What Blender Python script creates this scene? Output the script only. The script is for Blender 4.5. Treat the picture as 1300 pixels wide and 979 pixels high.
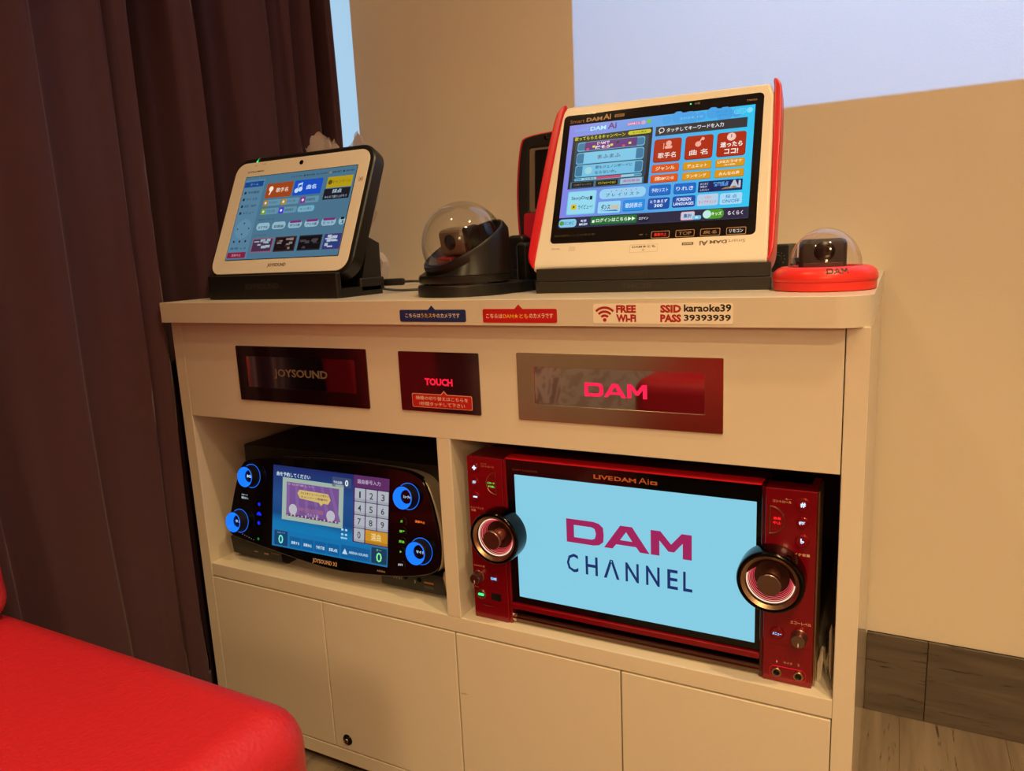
import bpy, bmesh, math, random
from mathutils import Vector as V, Matrix, noise
from mathutils.geometry import tessellate_polygon
random.seed(7)
sc = bpy.context.scene
C = sc.collection
PI = math.pi
for o in list(bpy.data.objects): bpy.data.objects.remove(o)

# ------------------------------------------------------------------ camera
cam_d = bpy.data.cameras.new('camera'); cam = bpy.data.objects.new('camera', cam_d); C.objects.link(cam)
cam_d.sensor_width = 36; cam_d.lens = 934.09 / 1300 * 36; cam_d.clip_start = .02
_R = V((.88744665, .45871668, -.04491596)); _U = V((-.04493838, .1830997, .98206672)); _F = V((-.45871448, .86951337, -.1831052))
m = Matrix((( _R.x, _U.x, -_F.x, 1.01444), (_R.y, _U.y, -_F.y, -.78054), (_R.z, _U.z, -_F.z, .80487), (0, 0, 0, 1)))
cam.matrix_world = m
sc.camera = cam
# ------------------------------------------------------------------ world: pale daylight outside the window
w = bpy.data.worlds.new('world'); sc.world = w; w.use_nodes = True
w.node_tree.nodes['Background'].inputs[0].default_value = (.42, .62, .80, 1)
w.node_tree.nodes['Background'].inputs[1].default_value = 1.15
vs = sc.view_settings
vs.view_transform = 'Standard'; vs.look = 'None'; vs.exposure = 0.0; vs.gamma = 1; vs.use_curve_mapping = False
# room lamps: (x, y, watts, spot angle)
LAMPS = [(1.36, -.34, 56, 110), (1.60, -1.10, 66, 108), (1.50, -1.70, 78, 112), (.17, -.62, 20, 140)]
LAMP_COL = (1.0, .70, .33)
DOOR_FILL_W = 44        # fill lamp added behind the viewer for the cabinet doors
PROJ_W = 212

# ------------------------------------------------------------------ colour + materials
def lin(c):
    return tuple((x / 255 / 12.92) if x / 255 <= .04045 else ((x / 255 + .055) / 1.055) ** 2.4 for x in c)
_m = {}
def mat(name, col, rough=.5, metal=0, spec=.5, srgb=True, coat=0, bump=None, trans=0):
    if name in _m: return _m[name]
    mt = bpy.data.materials.new(name); mt.use_nodes = True
    nt = mt.node_tree; b = nt.nodes['Principled BSDF']
    c = lin(col) if srgb else col
    b.inputs['Base Color'].default_value = (*c, 1)
    b.inputs['Roughness'].default_value = rough; b.inputs['Metallic'].default_value = metal
    b.inputs['Specular IOR Level'].default_value = spec
    if coat: b.inputs['Coat Weight'].default_value = coat; b.inputs['Coat Roughness'].default_value = .04
    if trans: b.inputs['Transmission Weight'].default_value = trans
    if bump:
        sx, sy, sz, strength, dist = bump
        tc = nt.nodes.new('ShaderNodeTexCoord'); mp = nt.nodes.new('ShaderNodeMapping'); mp.inputs['Scale'].default_value = (sx, sy, sz)
        nz = nt.nodes.new('ShaderNodeTexNoise'); nz.inputs['Scale'].default_value = 1; nz.inputs['Detail'].default_value = 4
        bp = nt.nodes.new('ShaderNodeBump'); bp.inputs['Strength'].default_value = strength; bp.inputs['Distance'].default_value = dist
        nt.links.new(tc.outputs['Object'], mp.inputs[0]); nt.links.new(mp.outputs[0], nz.inputs[0])
        nt.links.new(nz.outputs[0], bp.inputs['Height']); nt.links.new(bp.outputs[0], b.inputs['Normal'])
    _m[name] = mt
    return mt
def emat(col, s=1.0):
    k = 'glow_%d_%d_%d_%d' % (*[int(x) for x in col], int(s * 100))
    if k in _m: return _m[k]
    mt = mat(k, (4, 4, 4), .25, 0, .3)
    b = mt.node_tree.nodes['Principled BSDF']
    b.inputs['Emission Color'].default_value = (*lin(col), 1); b.inputs['Emission Strength'].default_value = s
    return mt
def pmat(col, rough=.5):
    return mat('ink_%d_%d_%d_%d' % (*[int(x) for x in col], int(rough * 100)), col, rough)

def wood(name, c1, c2, c3, stretch, rough=.45):
    if name in _m: return _m[name]
    mt = bpy.data.materials.new(name); mt.use_nodes = True; nt = mt.node_tree; N = nt.nodes; L = nt.links
    b = N['Principled BSDF']; b.inputs['Roughness'].default_value = rough
    tc = N.new('ShaderNodeTexCoord'); oi = N.new('ShaderNodeObjectInfo')
    ad = N.new('ShaderNodeVectorMath'); ad.operation = 'ADD'
    cb = N.new('ShaderNodeCombineXYZ'); mu = N.new('ShaderNodeMath'); mu.operation = 'MULTIPLY'; mu.inputs[1].default_value = 31.7
    L.new(oi.outputs['Random'], mu.inputs[0]); [L.new(mu.outputs[0], cb.inputs[i]) for i in range(3)]
    mp = N.new('ShaderNodeMapping'); mp.inputs['Scale'].default_value = stretch
    L.new(tc.outputs['Object'], mp.inputs[0]); L.new(mp.outputs[0], ad.inputs[0]); L.new(cb.outputs[0], ad.inputs[1])
    n1 = N.new('ShaderNodeTexNoise'); n1.inputs['Scale'].default_value = 1.0; n1.inputs['Detail'].default_value = 8; n1.inputs['Distortion'].default_value = .7
    L.new(ad.outputs[0], n1.inputs[0])
    n2 = N.new('ShaderNodeTexNoise'); n2.inputs['Scale'].default_value = 4.5; n2.inputs['Detail'].default_value = 6; n2.inputs['Roughness'].default_value = .7
    L.new(ad.outputs[0], n2.inputs[0])
    r1 = N.new('ShaderNodeValToRGB'); r1.color_ramp.elements[0].position = .3; r1.color_ramp.elements[1].position = .7
    r1.color_ramp.elements[0].color = (*lin(c1), 1); r1.color_ramp.elements[1].color = (*lin(c2), 1)
    L.new(n1.outputs[0], r1.inputs[0])
    r2 = N.new('ShaderNodeValToRGB'); r2.color_ramp.elements[0].position = .33; r2.color_ramp.elements[1].position = .42
    r2.color_ramp.elements[0].color = (1, 1, 1, 1); r2.color_ramp.elements[1].color = (0, 0, 0, 1)
    L.new(n2.outputs[0], r2.inputs[0])
    mx = N.new('ShaderNodeMix'); mx.data_type = 'RGBA'; L.new(r2.outputs[0], mx.inputs[0]); L.new(r1.outputs[0], mx.inputs[6]); mx.inputs[7].default_value = (*lin(c3), 1)
    L.new(mx.outputs[2], b.inputs['Base Color'])
    bp = N.new('ShaderNodeBump'); bp.inputs['Strength'].default_value = .25; bp.inputs['Distance'].default_value = .001; bp.invert = True
    L.new(r2.outputs[0], bp.inputs['Height']); L.new(bp.outputs[0], b.inputs['Normal'])
    _m[name] = mt; return mt

def clear(name, tint=(1, 1, 1), gl=.06, edge=.5, rough=.02):
    """thin clear plastic: see-through, with a sheen that grows at grazing angles"""
    if name in _m: return _m[name]
    mt = bpy.data.materials.new(name); mt.use_nodes = True; nt = mt.node_tree; N = nt.nodes; L = nt.links
    N.remove(N['Principled BSDF']); out = N['Material Output']
    t = N.new('ShaderNodeBsdfTransparent'); t.inputs[0].default_value = (*tint, 1)
    g = N.new('ShaderNodeBsdfGlossy'); g.inputs['Roughness'].default_value = rough
    lw = N.new('ShaderNodeLayerWeight'); lw.inputs[0].default_value = .5
    fr = N.new('ShaderNodeMath'); fr.operation = 'POWER'; fr.inputs[1].default_value = 2.6; L.new(lw.outputs['Facing'], fr.inputs[0])
    a = N.new('ShaderNodeMath'); a.operation = 'MULTIPLY_ADD'; a.inputs[1].default_value = edge; a.inputs[2].default_value = gl
    L.new(fr.outputs[0], a.inputs[0])
    mx = N.new('ShaderNodeMixShader'); L.new(a.outputs[0], mx.inputs[0]); L.new(t.outputs[0], mx.inputs[1]); L.new(g.outputs[0], mx.inputs[2])
    L.new(mx.outputs[0], out.inputs[0])
    _m[name] = mt; return mt

M_LAM = mat('white_laminate', (218, 207, 190), .34, 0, .5, bump=(60, 60, 60, .04, .001))
M_LAMG = mat('white_gloss_laminate', (218, 207, 190), .13, 0, .5)
M_DARKGAP = mat('dark_gap', (30, 24, 20), .8)
M_WALL = mat('wall_paper', (226, 214, 196), .7, 0, .25, bump=(330, 330, 330, .18, .001))
M_WHITE = mat('white_paint', (238, 236, 230), .5)
M_BLK = mat('black_plastic', (20, 19, 19), .38, 0, .5, bump=(900, 900, 900, .08, .0004))
M_BLKG = mat('black_gloss', (9, 8, 9), .08, 0, .5)
M_BLKM = mat('black_metal_case', (22, 20, 20), .5, 0, .4)
M_SCREEN = mat('screen_glass', (6, 6, 8), .12, 0, .3)
M_IVORY = mat('ivory_plastic', (240, 234, 222), .35)
M_RED = mat('red_plastic', (214, 22, 40), .32)
M_REDORANGE = mat('coral_red_plastic', (238, 52, 44), .33)
M_REDMET = mat('red_metallic_paint', (134, 4, 24), .28, .35, .5, coat=.6)
M_REDDK = mat('dark_red_gloss', (70, 8, 16), .14, .1, .5, coat=.5)
M_STEEL = mat('brushed_steel', (206, 196, 170), .17, 1, bump=(6, 400, 900, .03, .0002))
M_MIRROR = mat('mirror', (205, 200, 198), .03, 1)
M_DMIRROR = mat('tinted_mirror', (186, 170, 176), .03, 1)
M_CHROME = mat('chrome', (200, 190, 180), .12, 1)
M_DCHROME = mat('dark_chrome', (46, 42, 42), .13, 1)
M_BRONZE = mat('bronze_trim', (176, 150, 122), .32, 1)
M_SILVER = mat('silver_plastic', (178, 164, 142), .36, .35)
M_CAP = mat('spun_metal', (150, 128, 116), .36, 1)
M_DOME = clear('clear_dome', (.96, .96, .96), .045, .7)
M_GLASS = clear('window_glass', (.95, .98, 1), .02, .6)
M_BASEW = wood('grey_brown_board', (78, 68, 59), (104, 92, 81), (44, 37, 32), (4, 4, 42))
M_FLOOR = wood('brown_plank', (112, 97, 82), (142, 126, 108), (58, 47, 38), (30, 2.6, 30))

def leather():
    mt = mat('red_leather', (192, 34, 46), .42, 0, .4)
    nt = mt.node_tree; N = nt.nodes; L = nt.links; b = N['Principled BSDF']
    tc = N.new('ShaderNodeTexCoord'); v = N.new('ShaderNodeTexVoronoi'); v.inputs['Scale'].default_value = 300; v.feature = 'SMOOTH_F1'
    n = N.new('ShaderNodeTexNoise'); n.inputs['Scale'].default_value = 40; n.inputs['Detail'].default_value = 3
    L.new(tc.outputs['Object'], v.inputs['Vector']); L.new(tc.outputs['Object'], n.inputs['Vector'])
    a = N.new('ShaderNodeMath'); a.operation = 'ADD'; L.new(v.outputs['Distance'], a.inputs[0]); L.new(n.outputs[0], a.inputs[1])
    bp = N.new('ShaderNodeBump'); bp.inputs['Strength'].default_value = .35; bp.inputs['Distance'].default_value = .0015
    L.new(a.outputs[0], bp.inputs['Height']); L.new(bp.outputs[0], b.inputs['Normal'])
    return mt
M_LEATHER = leather()

def curtain_mat():
    mt = mat('plum_brown_cloth', (78, 52, 60), .85, 0, .15)
    b = mt.node_tree.nodes['Principled BSDF']
    b.inputs['Sheen Weight'].default_value = .25; b.inputs['Sheen Roughness'].default_value = .5; b.inputs['Sheen Tint'].default_value = (.8, .6, .6, 1)
    nt = mt.node_tree; N = nt.nodes; L = nt.links
    tc = N.new('ShaderNodeTexCoord'); n = N.new('ShaderNodeTexNoise'); n.inputs['Scale'].default_value = 700
    L.new(tc.outputs['Object'], n.inputs['Vector'])
    bp = N.new('ShaderNodeBump'); bp.inputs['Strength'].default_value = .2; bp.inputs['Distance'].default_value = .0006
    L.new(n.outputs[0], bp.inputs['Height']); L.new(bp.outputs[0], b.inputs['Normal'])
    return mt
M_CURT = curtain_mat()

def damask(name, ca, cb, scale):
    mt = mat(name, ca, .6)
    nt = mt.node_tree; N = nt.nodes; L = nt.links; b = N['Principled BSDF']
    tc = N.new('ShaderNodeTexCoord'); n = N.new('ShaderNodeTexNoise'); n.inputs['Scale'].default_value = scale; n.inputs['Detail'].default_value = 2; n.inputs['Distortion'].default_value = 2.5
    L.new(tc.outputs['Object'], n.inputs['Vector'])
    r = N.new('ShaderNodeValToRGB'); r.color_ramp.elements[0].position = .5; r.color_ramp.elements[1].position = .54
    r.color_ramp.elements[0].color = (*lin(ca), 1); r.color_ramp.elements[1].color = (*lin(cb), 1)
    L.new(n.outputs[0], r.inputs[0]); L.new(r.outputs[0], b.inputs['Base Color'])
    return mt
M_DAMASK = damask('pink_damask_paper', (222, 198, 194), (160, 130, 130), 9)
M_SILK = damask('beige_marbled_paper', (240, 228, 208), (216, 198, 172), 12)

# ------------------------------------------------------------------ mesh builder
org = {}
class MB:
    def __init__(s): s.v = []; s.f = []; s.mi = []; s.mats = []
    def slot(s, mt):
        if mt not in s.mats: s.mats.append(mt)
        return s.mats.index(mt)
    def add(s, vs_, fs, mt=None):
        k = len(s.v); s.v += [V(p) for p in vs_]; i = s.slot(mt) if mt else 0
        for f in fs: s.f.append([k + j for j in f]); s.mi.append(i)
        return s
    def bm(s, b, mt=None, M=None):
        b.verts.index_update()
        s.add([(M @ v.co) if M else v.co.copy() for v in b.verts], [[v.index for v in f.verts] for f in b.faces], mt); b.free(); return s
    def box(s, x0, x1, y0, y1, z0, z1, bev=0, seg=2, mt=None, M=None):
        b = bmesh.new(); bmesh.ops.create_cube(b, size=1)
        for v in b.verts: v.co = V(((x0 + x1) / 2 + v.co.x * (x1 - x0), (y0 + y1) / 2 + v.co.y * (y1 - y0), (z0 + z1) / 2 + v.co.z * (z1 - z0)))
        if bev: bmesh.ops.bevel(b, geom=b.edges[:], offset=bev, segments=seg, profile=.5, affect='EDGES', clamp_overlap=True)
        return s.bm(b, mt, M)
    def prism(s, loops, fr, d0, d1, bev=0, mt=None, seg=3):
        """outline (first loop) with holes, extruded along the frame normal from d0 (back) to d1 (front)"""
        lay = [(0, d0)]
        if bev: lay += [(bev * (1 - math.cos(PI / 2 * i / seg)), d1 - bev + bev * math.sin(PI / 2 * i / seg)) for i in range(seg + 1)]
        else: lay.append((0, d1))
        rings = []
        for li, lp in enumerate(loops):
            n = len(lp); area = sum(lp[i][0] * lp[(i + 1) % n][1] - lp[(i + 1) % n][0] * lp[i][1] for i in range(n))
            if (area < 0) == (li == 0): lp = lp[::-1]
            nrm = []
            for i in range(n):
                a, b_, c = V(lp[i - 1]), V(lp[i]), V(lp[(i + 1) % n])
                e1, e2 = (b_ - a), (c - b_)
                n1 = V((e1.y, -e1.x)); n2 = V((e2.y, -e2.x))
                n1 = n1.normalized() if n1.length > 1e-9 else n1; n2 = n2.normalized() if n2.length > 1e-9 else n2
                q = n1 + n2; q = q / max(.3, q.length_squared / 2) if q.length > 1e-6 else n1
                nrm.append(q)
            k = len(s.v)
            for off, d in lay: s.v += [fr(lp[i][0] - nrm[i].x * off, lp[i][1] - nrm[i].y * off, d) for i in range(n)]
            idx = s.slot(mt) if mt else 0
            for r in range(len(lay) - 1):
                for i in range(n):
                    j = (i + 1) % n; s.f.append([k + r * n + i, k + r * n + j, k + (r + 1) * n + j, k + (r + 1) * n + i]); s.mi.append(idx)
            rings.append((k, n, [(lp[i][0] - nrm[i].x * lay[-1][0], lp[i][1] - nrm[i].y * lay[-1][0]) for i in range(n)]))
        flat = []
        for k, n, pts in rings: flat += [(k + i) for i in range(n)]
        nl = len(lay) - 1
        top = []
        for k, n, pts in rings: top += [k + nl * n + i for i in range(n)]
        tris = tessellate_polygon([[V((x, y, 0)) for x, y in pts] for k, n, pts in rings])
        P = [q for k, n, pts in rings for q in pts]
        for t in tris:
            a, b_, c = [V(P[i]) for i in t]
            if (b_ - a).x * (c - a).y - (b_ - a).y * (c - a).x < 0: t = t[::-1]
            s.f.append([top[i] for i in t]); s.mi.append(idx)
            s.f.append([flat[i] for i in t[::-1]]); s.mi.append(idx)
        return s
    def lathe(s, prof, fr, n=48, mt=None, cx=0, cy=0, a0=0, a1=2 * PI):
        full = abs(a1 - a0 - 2 * PI) < 1e-6
        k = len(s.v); na = n if full else n + 1
        for r, h in prof:
            for i in range(na):
                a = a0 + (a1 - a0) * i / n; s.v.append(fr(cx + r * math.cos(a), cy + r * math.sin(a), h))
        idx = s.slot(mt) if mt else 0
        for j in range(len(prof) - 1):
            for i in range(n):
                i2 = (i + 1) % na; s.f.append([k + j * na + i, k + j * na + i2, k + (j + 1) * na + i2, k + (j + 1) * na + i]); s.mi.append(idx)
        return s
    def tube(s, pts, r, n=8, mt=None):
        pts = [V(p) for p in pts]; k = len(s.v); up = V((0, 0, 1))
        for i, p in enumerate(pts):
            d = (pts[min(i + 1, len(pts) - 1)] - pts[max(i - 1, 0)]).normalized()
            a = d.cross(up if abs(d.z) < .9 else V((1, 0, 0))).normalized(); b = d.cross(a)
            for j in range(n): t = 2 * PI * j / n; s.v.append(p + a * r * math.cos(t) + b * r * math.sin(t))
        idx = s.slot(mt) if mt else 0
        for i in range(len(pts) - 1):
            for j in range(n): j2 = (j + 1) % n; s.f.append([k + i * n + j, k + i * n + j2, k + (i + 1) * n + j2, k + (i + 1) * n + j]); s.mi.append(idx)
        s.f.append([k + j for j in range(n)][::-1]); s.mi.append(idx)
        s.f.append([k + (len(pts) - 1) * n + j for j in range(n)]); s.mi.append(idx)
        return s
    def grid(s, fn, nu, nv, mt=None):
        k = len(s.v)
        for i in range(nu + 1):
            for j in range(nv + 1): s.v.append(V(fn(i / nu, j / nv)))
        idx = s.slot(mt) if mt else 0
        for i in range(nu):
            for j in range(nv): a = k + i * (nv + 1) + j; s.f.append([a, a + 1, a + nv + 2, a + nv + 1]); s.mi.append(idx)
        return s
    def build(s, name, mt=None, parent=None, ang=28, kind=None):
        off = V((0, 0, 0)); q = parent
        if parent is not None: off = org[parent.name]
        me = bpy.data.meshes.new(name); me.from_pydata([p - off for p in s.v], [], s.f)
        mats = s.mats if s.mats else [mt]
        for x in mats: me.materials.append(x)
        if len(s.mats) > 1 or s.mats: me.polygons.foreach_set('material_index', s.mi)
        me.polygons.foreach_set('use_smooth', [True] * len(me.polygons)); me.update()
        b = bmesh.new(); b.from_mesh(me); bmesh.ops.recalc_face_normals(b, faces=b.faces[:]) if not getattr(s, 'keep', 0) else None; b.to_mesh(me); b.free()
        me.set_sharp_from_angle(angle=math.radians(ang))
        o = bpy.data.objects.new(name, me); C.objects.link(o)
        if parent is not None: o.parent = parent
        if not getattr(s, 'keep', 0): wnm = o.modifiers.new('weighted_normals', 'WEIGHTED_NORMAL'); wnm.keep_sharp = True
        org[o.name] = off
        if kind: o['kind'] = kind
        return o
def tag(o, label, cat, group=None):
    o['label'] = label; o['category'] = cat
    if group: o['group'] = group
    return o
def thing(name, loc, label, cat, group=None):
    o = bpy.data.objects.new(name, None); C.objects.link(o); o.location = loc; o.empty_display_size = .05
    org[o.name] = V(loc); return tag(o, label, cat, group)
def single(mb, name, mt, loc, label, cat, group=None, ang=28):
    """a thing that is one mesh, its origin at its base"""
    me_o = None
    mb.v = [p - V(loc) for p in mb.v]
    o = mb.build(name, mt, None, ang); o.location = loc; return tag(o, label, cat, group)
def frame(O, yaw=0, tilt=0, roll=0):
    """flat frame facing -Y: a to the right, b up, n towards the viewer's side"""
    O = V(O); ux = V((math.cos(yaw), math.sin(yaw), 0)); nb = V((-math.sin(yaw), math.cos(yaw), 0))
    uz = math.cos(tilt) * V((0, 0, 1)) + math.sin(tilt) * nb; n = ux.cross(uz)
    if roll: ux, uz = ux * math.cos(roll) + uz * math.sin(roll), -ux * math.sin(roll) + uz * math.cos(roll)
    return lambda a, b, c=0: O + ux * a + uz * b + n * c
def up(O):
    O = V(O); return lambda a, b, c=0: O + V((a, b, c))
def rrect(x0, y0, x1, y1, r, n=5):
    r = min(r, abs(x1 - x0) / 2 - 1e-6, abs(y1 - y0) / 2 - 1e-6)
    if r <= 1e-6: return [(x0, y0), (x1, y0), (x1, y1), (x0, y1)]
    out = []
    for cx, cy, a in ((x1 - r, y0 + r, -PI / 2), (x1 - r, y1 - r, 0), (x0 + r, y1 - r, PI / 2), (x0 + r, y0 + r, PI)):
        out += [(cx + r * math.cos(a + PI / 2 * i / n), cy + r * math.sin(a + PI / 2 * i / n)) for i in range(n + 1)]
    return out
def smooth_poly(pts, it=3):
    for _ in range(it):
        q = []
        for i in range(len(pts)):
            a, b = pts[i], pts[(i + 1) % len(pts)]
            q += [(a[0] * .75 + b[0] * .25, a[1] * .75 + b[1] * .25), (a[0] * .25 + b[0] * .75, a[1] * .25 + b[1] * .75)]
        pts = q
    return pts
# flat lettering
_tc = bpy.data.curves.new('lettering_source', 'FONT'); _to = bpy.data.objects.new('lettering_source', _tc); C.objects.link(_to)
_tcache = {}
def glyphs(txt, bold):
    k = (txt, bold)
    if k not in _tcache:
        _tc.body = txt; _tc.offset = bold; _tc.resolution_u = 2; _tc.size = 1
        bpy.context.view_layer.update()
        me = bpy.data.meshes.new_from_object(_to.evaluated_get(bpy.context.evaluated_depsgraph_get()))
        _tcache[k] = ([v.co.copy() for v in me.vertices], [list(p.vertices) for p in me.polygons]); bpy.data.meshes.remove(me)
    return _tcache[k]
class Print:
    """flat printed or lit artwork lying on a frame; sx, sy scale its own coordinates"""
    def __init__(s, fr, sx=1, sy=1, glow=None, base=.00015):
        s.fr = fr; s.sx = sx; s.sy = sy; s.g = glow; s.mb = MB(); s.mb.keep = 1; s.base = base
    def m(s, col): return emat(col, s.g) if s.g else pmat(col)
    def poly(s, loops, col, lay=1):
        if not isinstance(loops[0][0], (tuple, list, V)): loops = [loops]
        P = [q for l in loops for q in l]; tr = tessellate_polygon([[V((x, y, 0)) for x, y in l] for l in loops]); fs = []
        for t in tr:
            a, b, c = [V(P[i][:2]) for i in t]
            fs.append(t if (b - a).x * (c - a).y - (b - a).y * (c - a).x > 0 else t[::-1])
        s.mb.add([s.fr(x * s.sx, y * s.sy, s.base * lay) for x, y in P], fs, s.m(col) if not isinstance(col, bpy.types.Material) else col); return s
    def rect(s, x0, y0, x1, y1, col, lay=1, r=0):
        pts = rrect(x0 * s.sx, y0 * s.sy, x1 * s.sx, y1 * s.sy, r); return s.poly([(x / s.sx, y / s.sy) for x, y in pts], col, lay)
    def disc(s, x, y, r, col, lay=1, r0=0, n=20, a0=0, a1=2 * PI):
        o = [(x + r * math.cos(a0 + (a1 - a0) * i / n) / s.sx, y + r * math.sin(a0 + (a1 - a0) * i / n) / s.sy) for i in range(n + (a1 - a0 < 6.28))]
        if r0 and a1 - a0 > 6.28: return s.poly([o, [(x + r0 * math.cos(2 * PI * i / n) / s.sx, y + r0 * math.sin(2 * PI * i / n) / s.sy) for i in range(n)]], col, lay)
        if r0: o += [(x + r0 * math.cos(a0 + (a1 - a0) * i / n) / s.sx, y + r0 * math.sin(a0 + (a1 - a0) * i / n) / s.sy) for i in range(n, -1, -1)]
        return s.poly(o, col, lay)
    def text(s, txt, x0, y0, x1, y1, col, lay=2, bold=.0, flip=False):
        """fills the box x0..x1, y0..y1; x1=None keeps the letters' own proportions"""
        vs_, fs = glyphs(txt, bold)
        if not vs_: return s
        ax, bx = min(v.x for v in vs_), max(v.x for v in vs_); ay, by = min(v.y for v in vs_), max(v.y for v in vs_)
        ky = (y1 - y0) * s.sy / max(by - ay, 1e-6); kx = ky if x1 is None else (x1 - x0) * s.sx / max(bx - ax, 1e-6)
        out = []
        for v in vs_:
            px, py = (v.x - ax) * kx, (v.y - ay) * ky
            if flip: px, py = (bx - ax) * kx - px, (by - ay) * ky - py
            out.append(s.fr(x0 * s.sx + px, y0 * s.sy + py, s.base * lay))
        s.mb.add(out, fs, s.m(col) if not isinstance(col, bpy.types.Material) else col); return s
    def build(s, name, parent): return s.mb.build(name, None, parent)
    def cut(s, name, parent):
        """ends one printed piece and starts the next"""
        s.mb.build(name, None, parent); s.mb = MB(); s.mb.keep = 1; return s
# wide block letters of the player's logo, unit box 0..1
def block_dam(pr, x0, y0, x1, y1, col, lay=2, skip=''):
    W = x1 - x0; H = y1 - y0; T = lambda l: [(x0 + x * W, y0 + y * H) for x, y in l]
    D = [(0, 0), (.23, 0), (.275, .05), (.31, .2), (.315, .5), (.31, .8), (.275, .95), (.23, 1), (0, 1)]
    Di = [(.065, .24), (.215, .24), (.24, .3), (.25, .5), (.24, .7), (.215, .76), (.065, .76)]
    A = [(.315, 0), (.385, 0), (.415, .2), (.575, .2), (.605, 0), (.68, 0), (.545, 1), (.45, 1)]
    Ai = [(.447, .4), (.545, .4), (.497, .76)]
    Mm = [(.69, 0), (.757, 0), (.757, .62), (.825, .22), (.868, .22), (.933, .62), (.933, 0), (1, 0), (1, 1), (.925, 1), (.846, .52), (.765, 1), (.69, 1)]
    pr.poly([T(D), T(Di)], col, lay); pr.poly([T(A), T(Ai)], col, lay); pr.poly(T(Mm), col, lay)

# ------------------------------------------------------------------ the room
YB = .5025           # plane of the back wall
ROOM = dict(x0=-.13, x1=2.7, y0=-1.95, h=2.4)
def struct(mb, name, mt, **k): o = mb.build(name, mt, None, **k); o['kind'] = 'structure'; return o
# floor of planks
fl = struct(MB().box(-.6, 2.8, -2.05, 1.25, -.06, -.0035), 'floor', mat('floor_joint', (96, 82, 70), .8))
org['floor'] = V((0, 0, 0))
pm = None; xx = -.6; k = 0
while xx < 2.79:
    for (ya, yb) in ((-2.05, -.55 - .5 * (k % 3)), (-.549 - .5 * (k % 3), 1.25)):
        MB().box(xx + .0002, min(xx + .1498, 2.8), ya, yb, -.0035, 0, .0003, 1).build('plank', M_FLOOR, fl)
    xx += .15; k += 1
struct(MB().box(-.6, 2.8, -2.05, 1.25, ROOM['h'], ROOM['h'] + .08), 'ceiling', M_WHITE)
struct(MB().box(.0065, 2.8, YB, YB + .75, 0, ROOM['h']), 'wall_back', M_WALL)
struct(MB().box(2.7, 2.8, -2.05, YB, 0, ROOM['h']), 'wall_right', M_WALL)
struct(MB().box(-.6, 2.7, -2.05, -1.95, 0, ROOM['h']), 'wall_rear', M_SILK)
# left wall with its window opening (Y -1.05..0.86, Z .75..2.15), damask paper beyond the window
WL = MB(); X0, X1 = -.34, -.20
for (ya, yb, za, zb) in ((-1.95, -1.05, 0, 2.4), (-1.05, 1.25, 0, .62), (-1.05, 1.25, 2.2, 2.4), (1.17, 1.25, .62, 2.2)): WL.box(X0, X1, ya, yb, za, zb)
struct(WL, 'wall_left', M_DAMASK)
struct(MB().box(-.20, .0065, 1.17, 1.25, 0, 2.4), 'trim_1', M_WHITE)
wn = MB()
for (ya, yb, za, zb) in ((-1.05, 1.17, .62, .67), (-1.05, 1.17, 2.15, 2.2), (-1.05, -1.0, .67, 2.15), (1.12, 1.17, .67, 2.15), (-.12, -.07, .67, 2.15)): wn.box(-.28, -.23, ya, yb, za, zb, .004, 1)
wi = struct(wn, 'window_1', M_WHITE); org['window_1'] = V((0, 0, 0))
for ya, yb in ((-1.0, -.12), (-.07, 1.12)): MB().box(-.26, -.256, ya, yb, .67, 2.15).build('pane', M_GLASS, wi)
# baseboard of two boards against the back wall
bb = struct(MB().box(.996, 2.7, YB - .004, YB, 0, .1436), 'baseboard_back', M_DARKGAP); org['baseboard_back'] = V((0, 0, 0))
SEAM = 1.0855
for xa, xb in ((.9955, SEAM - .0006), (SEAM + .0006, 1.99), (1.9912, 2.7)):
    MB().box(xa, xb, YB - .0065, YB - .0035, .0005, .1436, .0005, 1).build('board', M_BASEW, bb)

# ------------------------------------------------------------------ curtain
prof = [(-1.15, .2), (-1.05, .9), (-.95, .15), (-.85, .95), (-.75, .2), (-.66, .9), (-.58, .1), (-.48, .95), (-.40, .25), (-.31, .85), (-.265, .98), (-.250, .62), (-.20, .80), (-.140, .97), (-.118, .78), (-.060, .90), (-.034, .98), (-.026, .80),
        (-.012, .90), (.006, 1.0), (.016, .30), (.030, .02), (.052, .12), (.080, .50), (.108, .86), (.126, .98), (.134, .40), (.146, .02), (.166, .20), (.195, .60), (.235, .90), (.290, .97), (.300, .74), (.335, .86), (.358, .98), (.366, .60), (.385, .82), (.415, .97), (.424, .3), (.438, .05), (.452, .35), (.468, .95), (.478, .98)]
def cprof(y):
    for (a, va), (b, vb) in zip(prof, prof[1:]):
        if a <= y <= b:
            t = (y - a) / (b - a); t = t * t * (3 - 2 * t); return va + (vb - va) * t
    return prof[-1][1]
def cur(u, v):
    y = -1.15 + 1.628 * u; z = .015 + 2.33 * v
    sw = .008 * math.sin(3.1 * z + 9 * y) * (1 - v) + .006 * noise.noise(V((y * 6, z * 1.6, 3)))
    d = cprof(min(max(y + sw * (.25 < 1 - abs(y - .2) or 1) * (1 if y < .42 else 0), -1.15), .478))
    d += .10 * noise.noise(V((y * 11, z * 2.2, 0))) * (1 - .4 * v)
    d = min(max(d, 0), 1.02); k = min(max((y + .36) / .22, 0), 1); k = k * k * (3 - 2 * k)
    return (-.150 + (.055 + .077 * k) * d, y, z)
cu = MB().grid(cur, 420, 40)
cu.v += []
ct = single(cu, 'curtain', M_CURT, (-.06, -.3, .015), 'dark plum-brown floor-length curtain hanging in deep folds beside the cabinet', 'curtain', ang=80)
so = ct.modifiers.new('thickness', 'SOLIDIFY'); so.thickness = .0015
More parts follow.
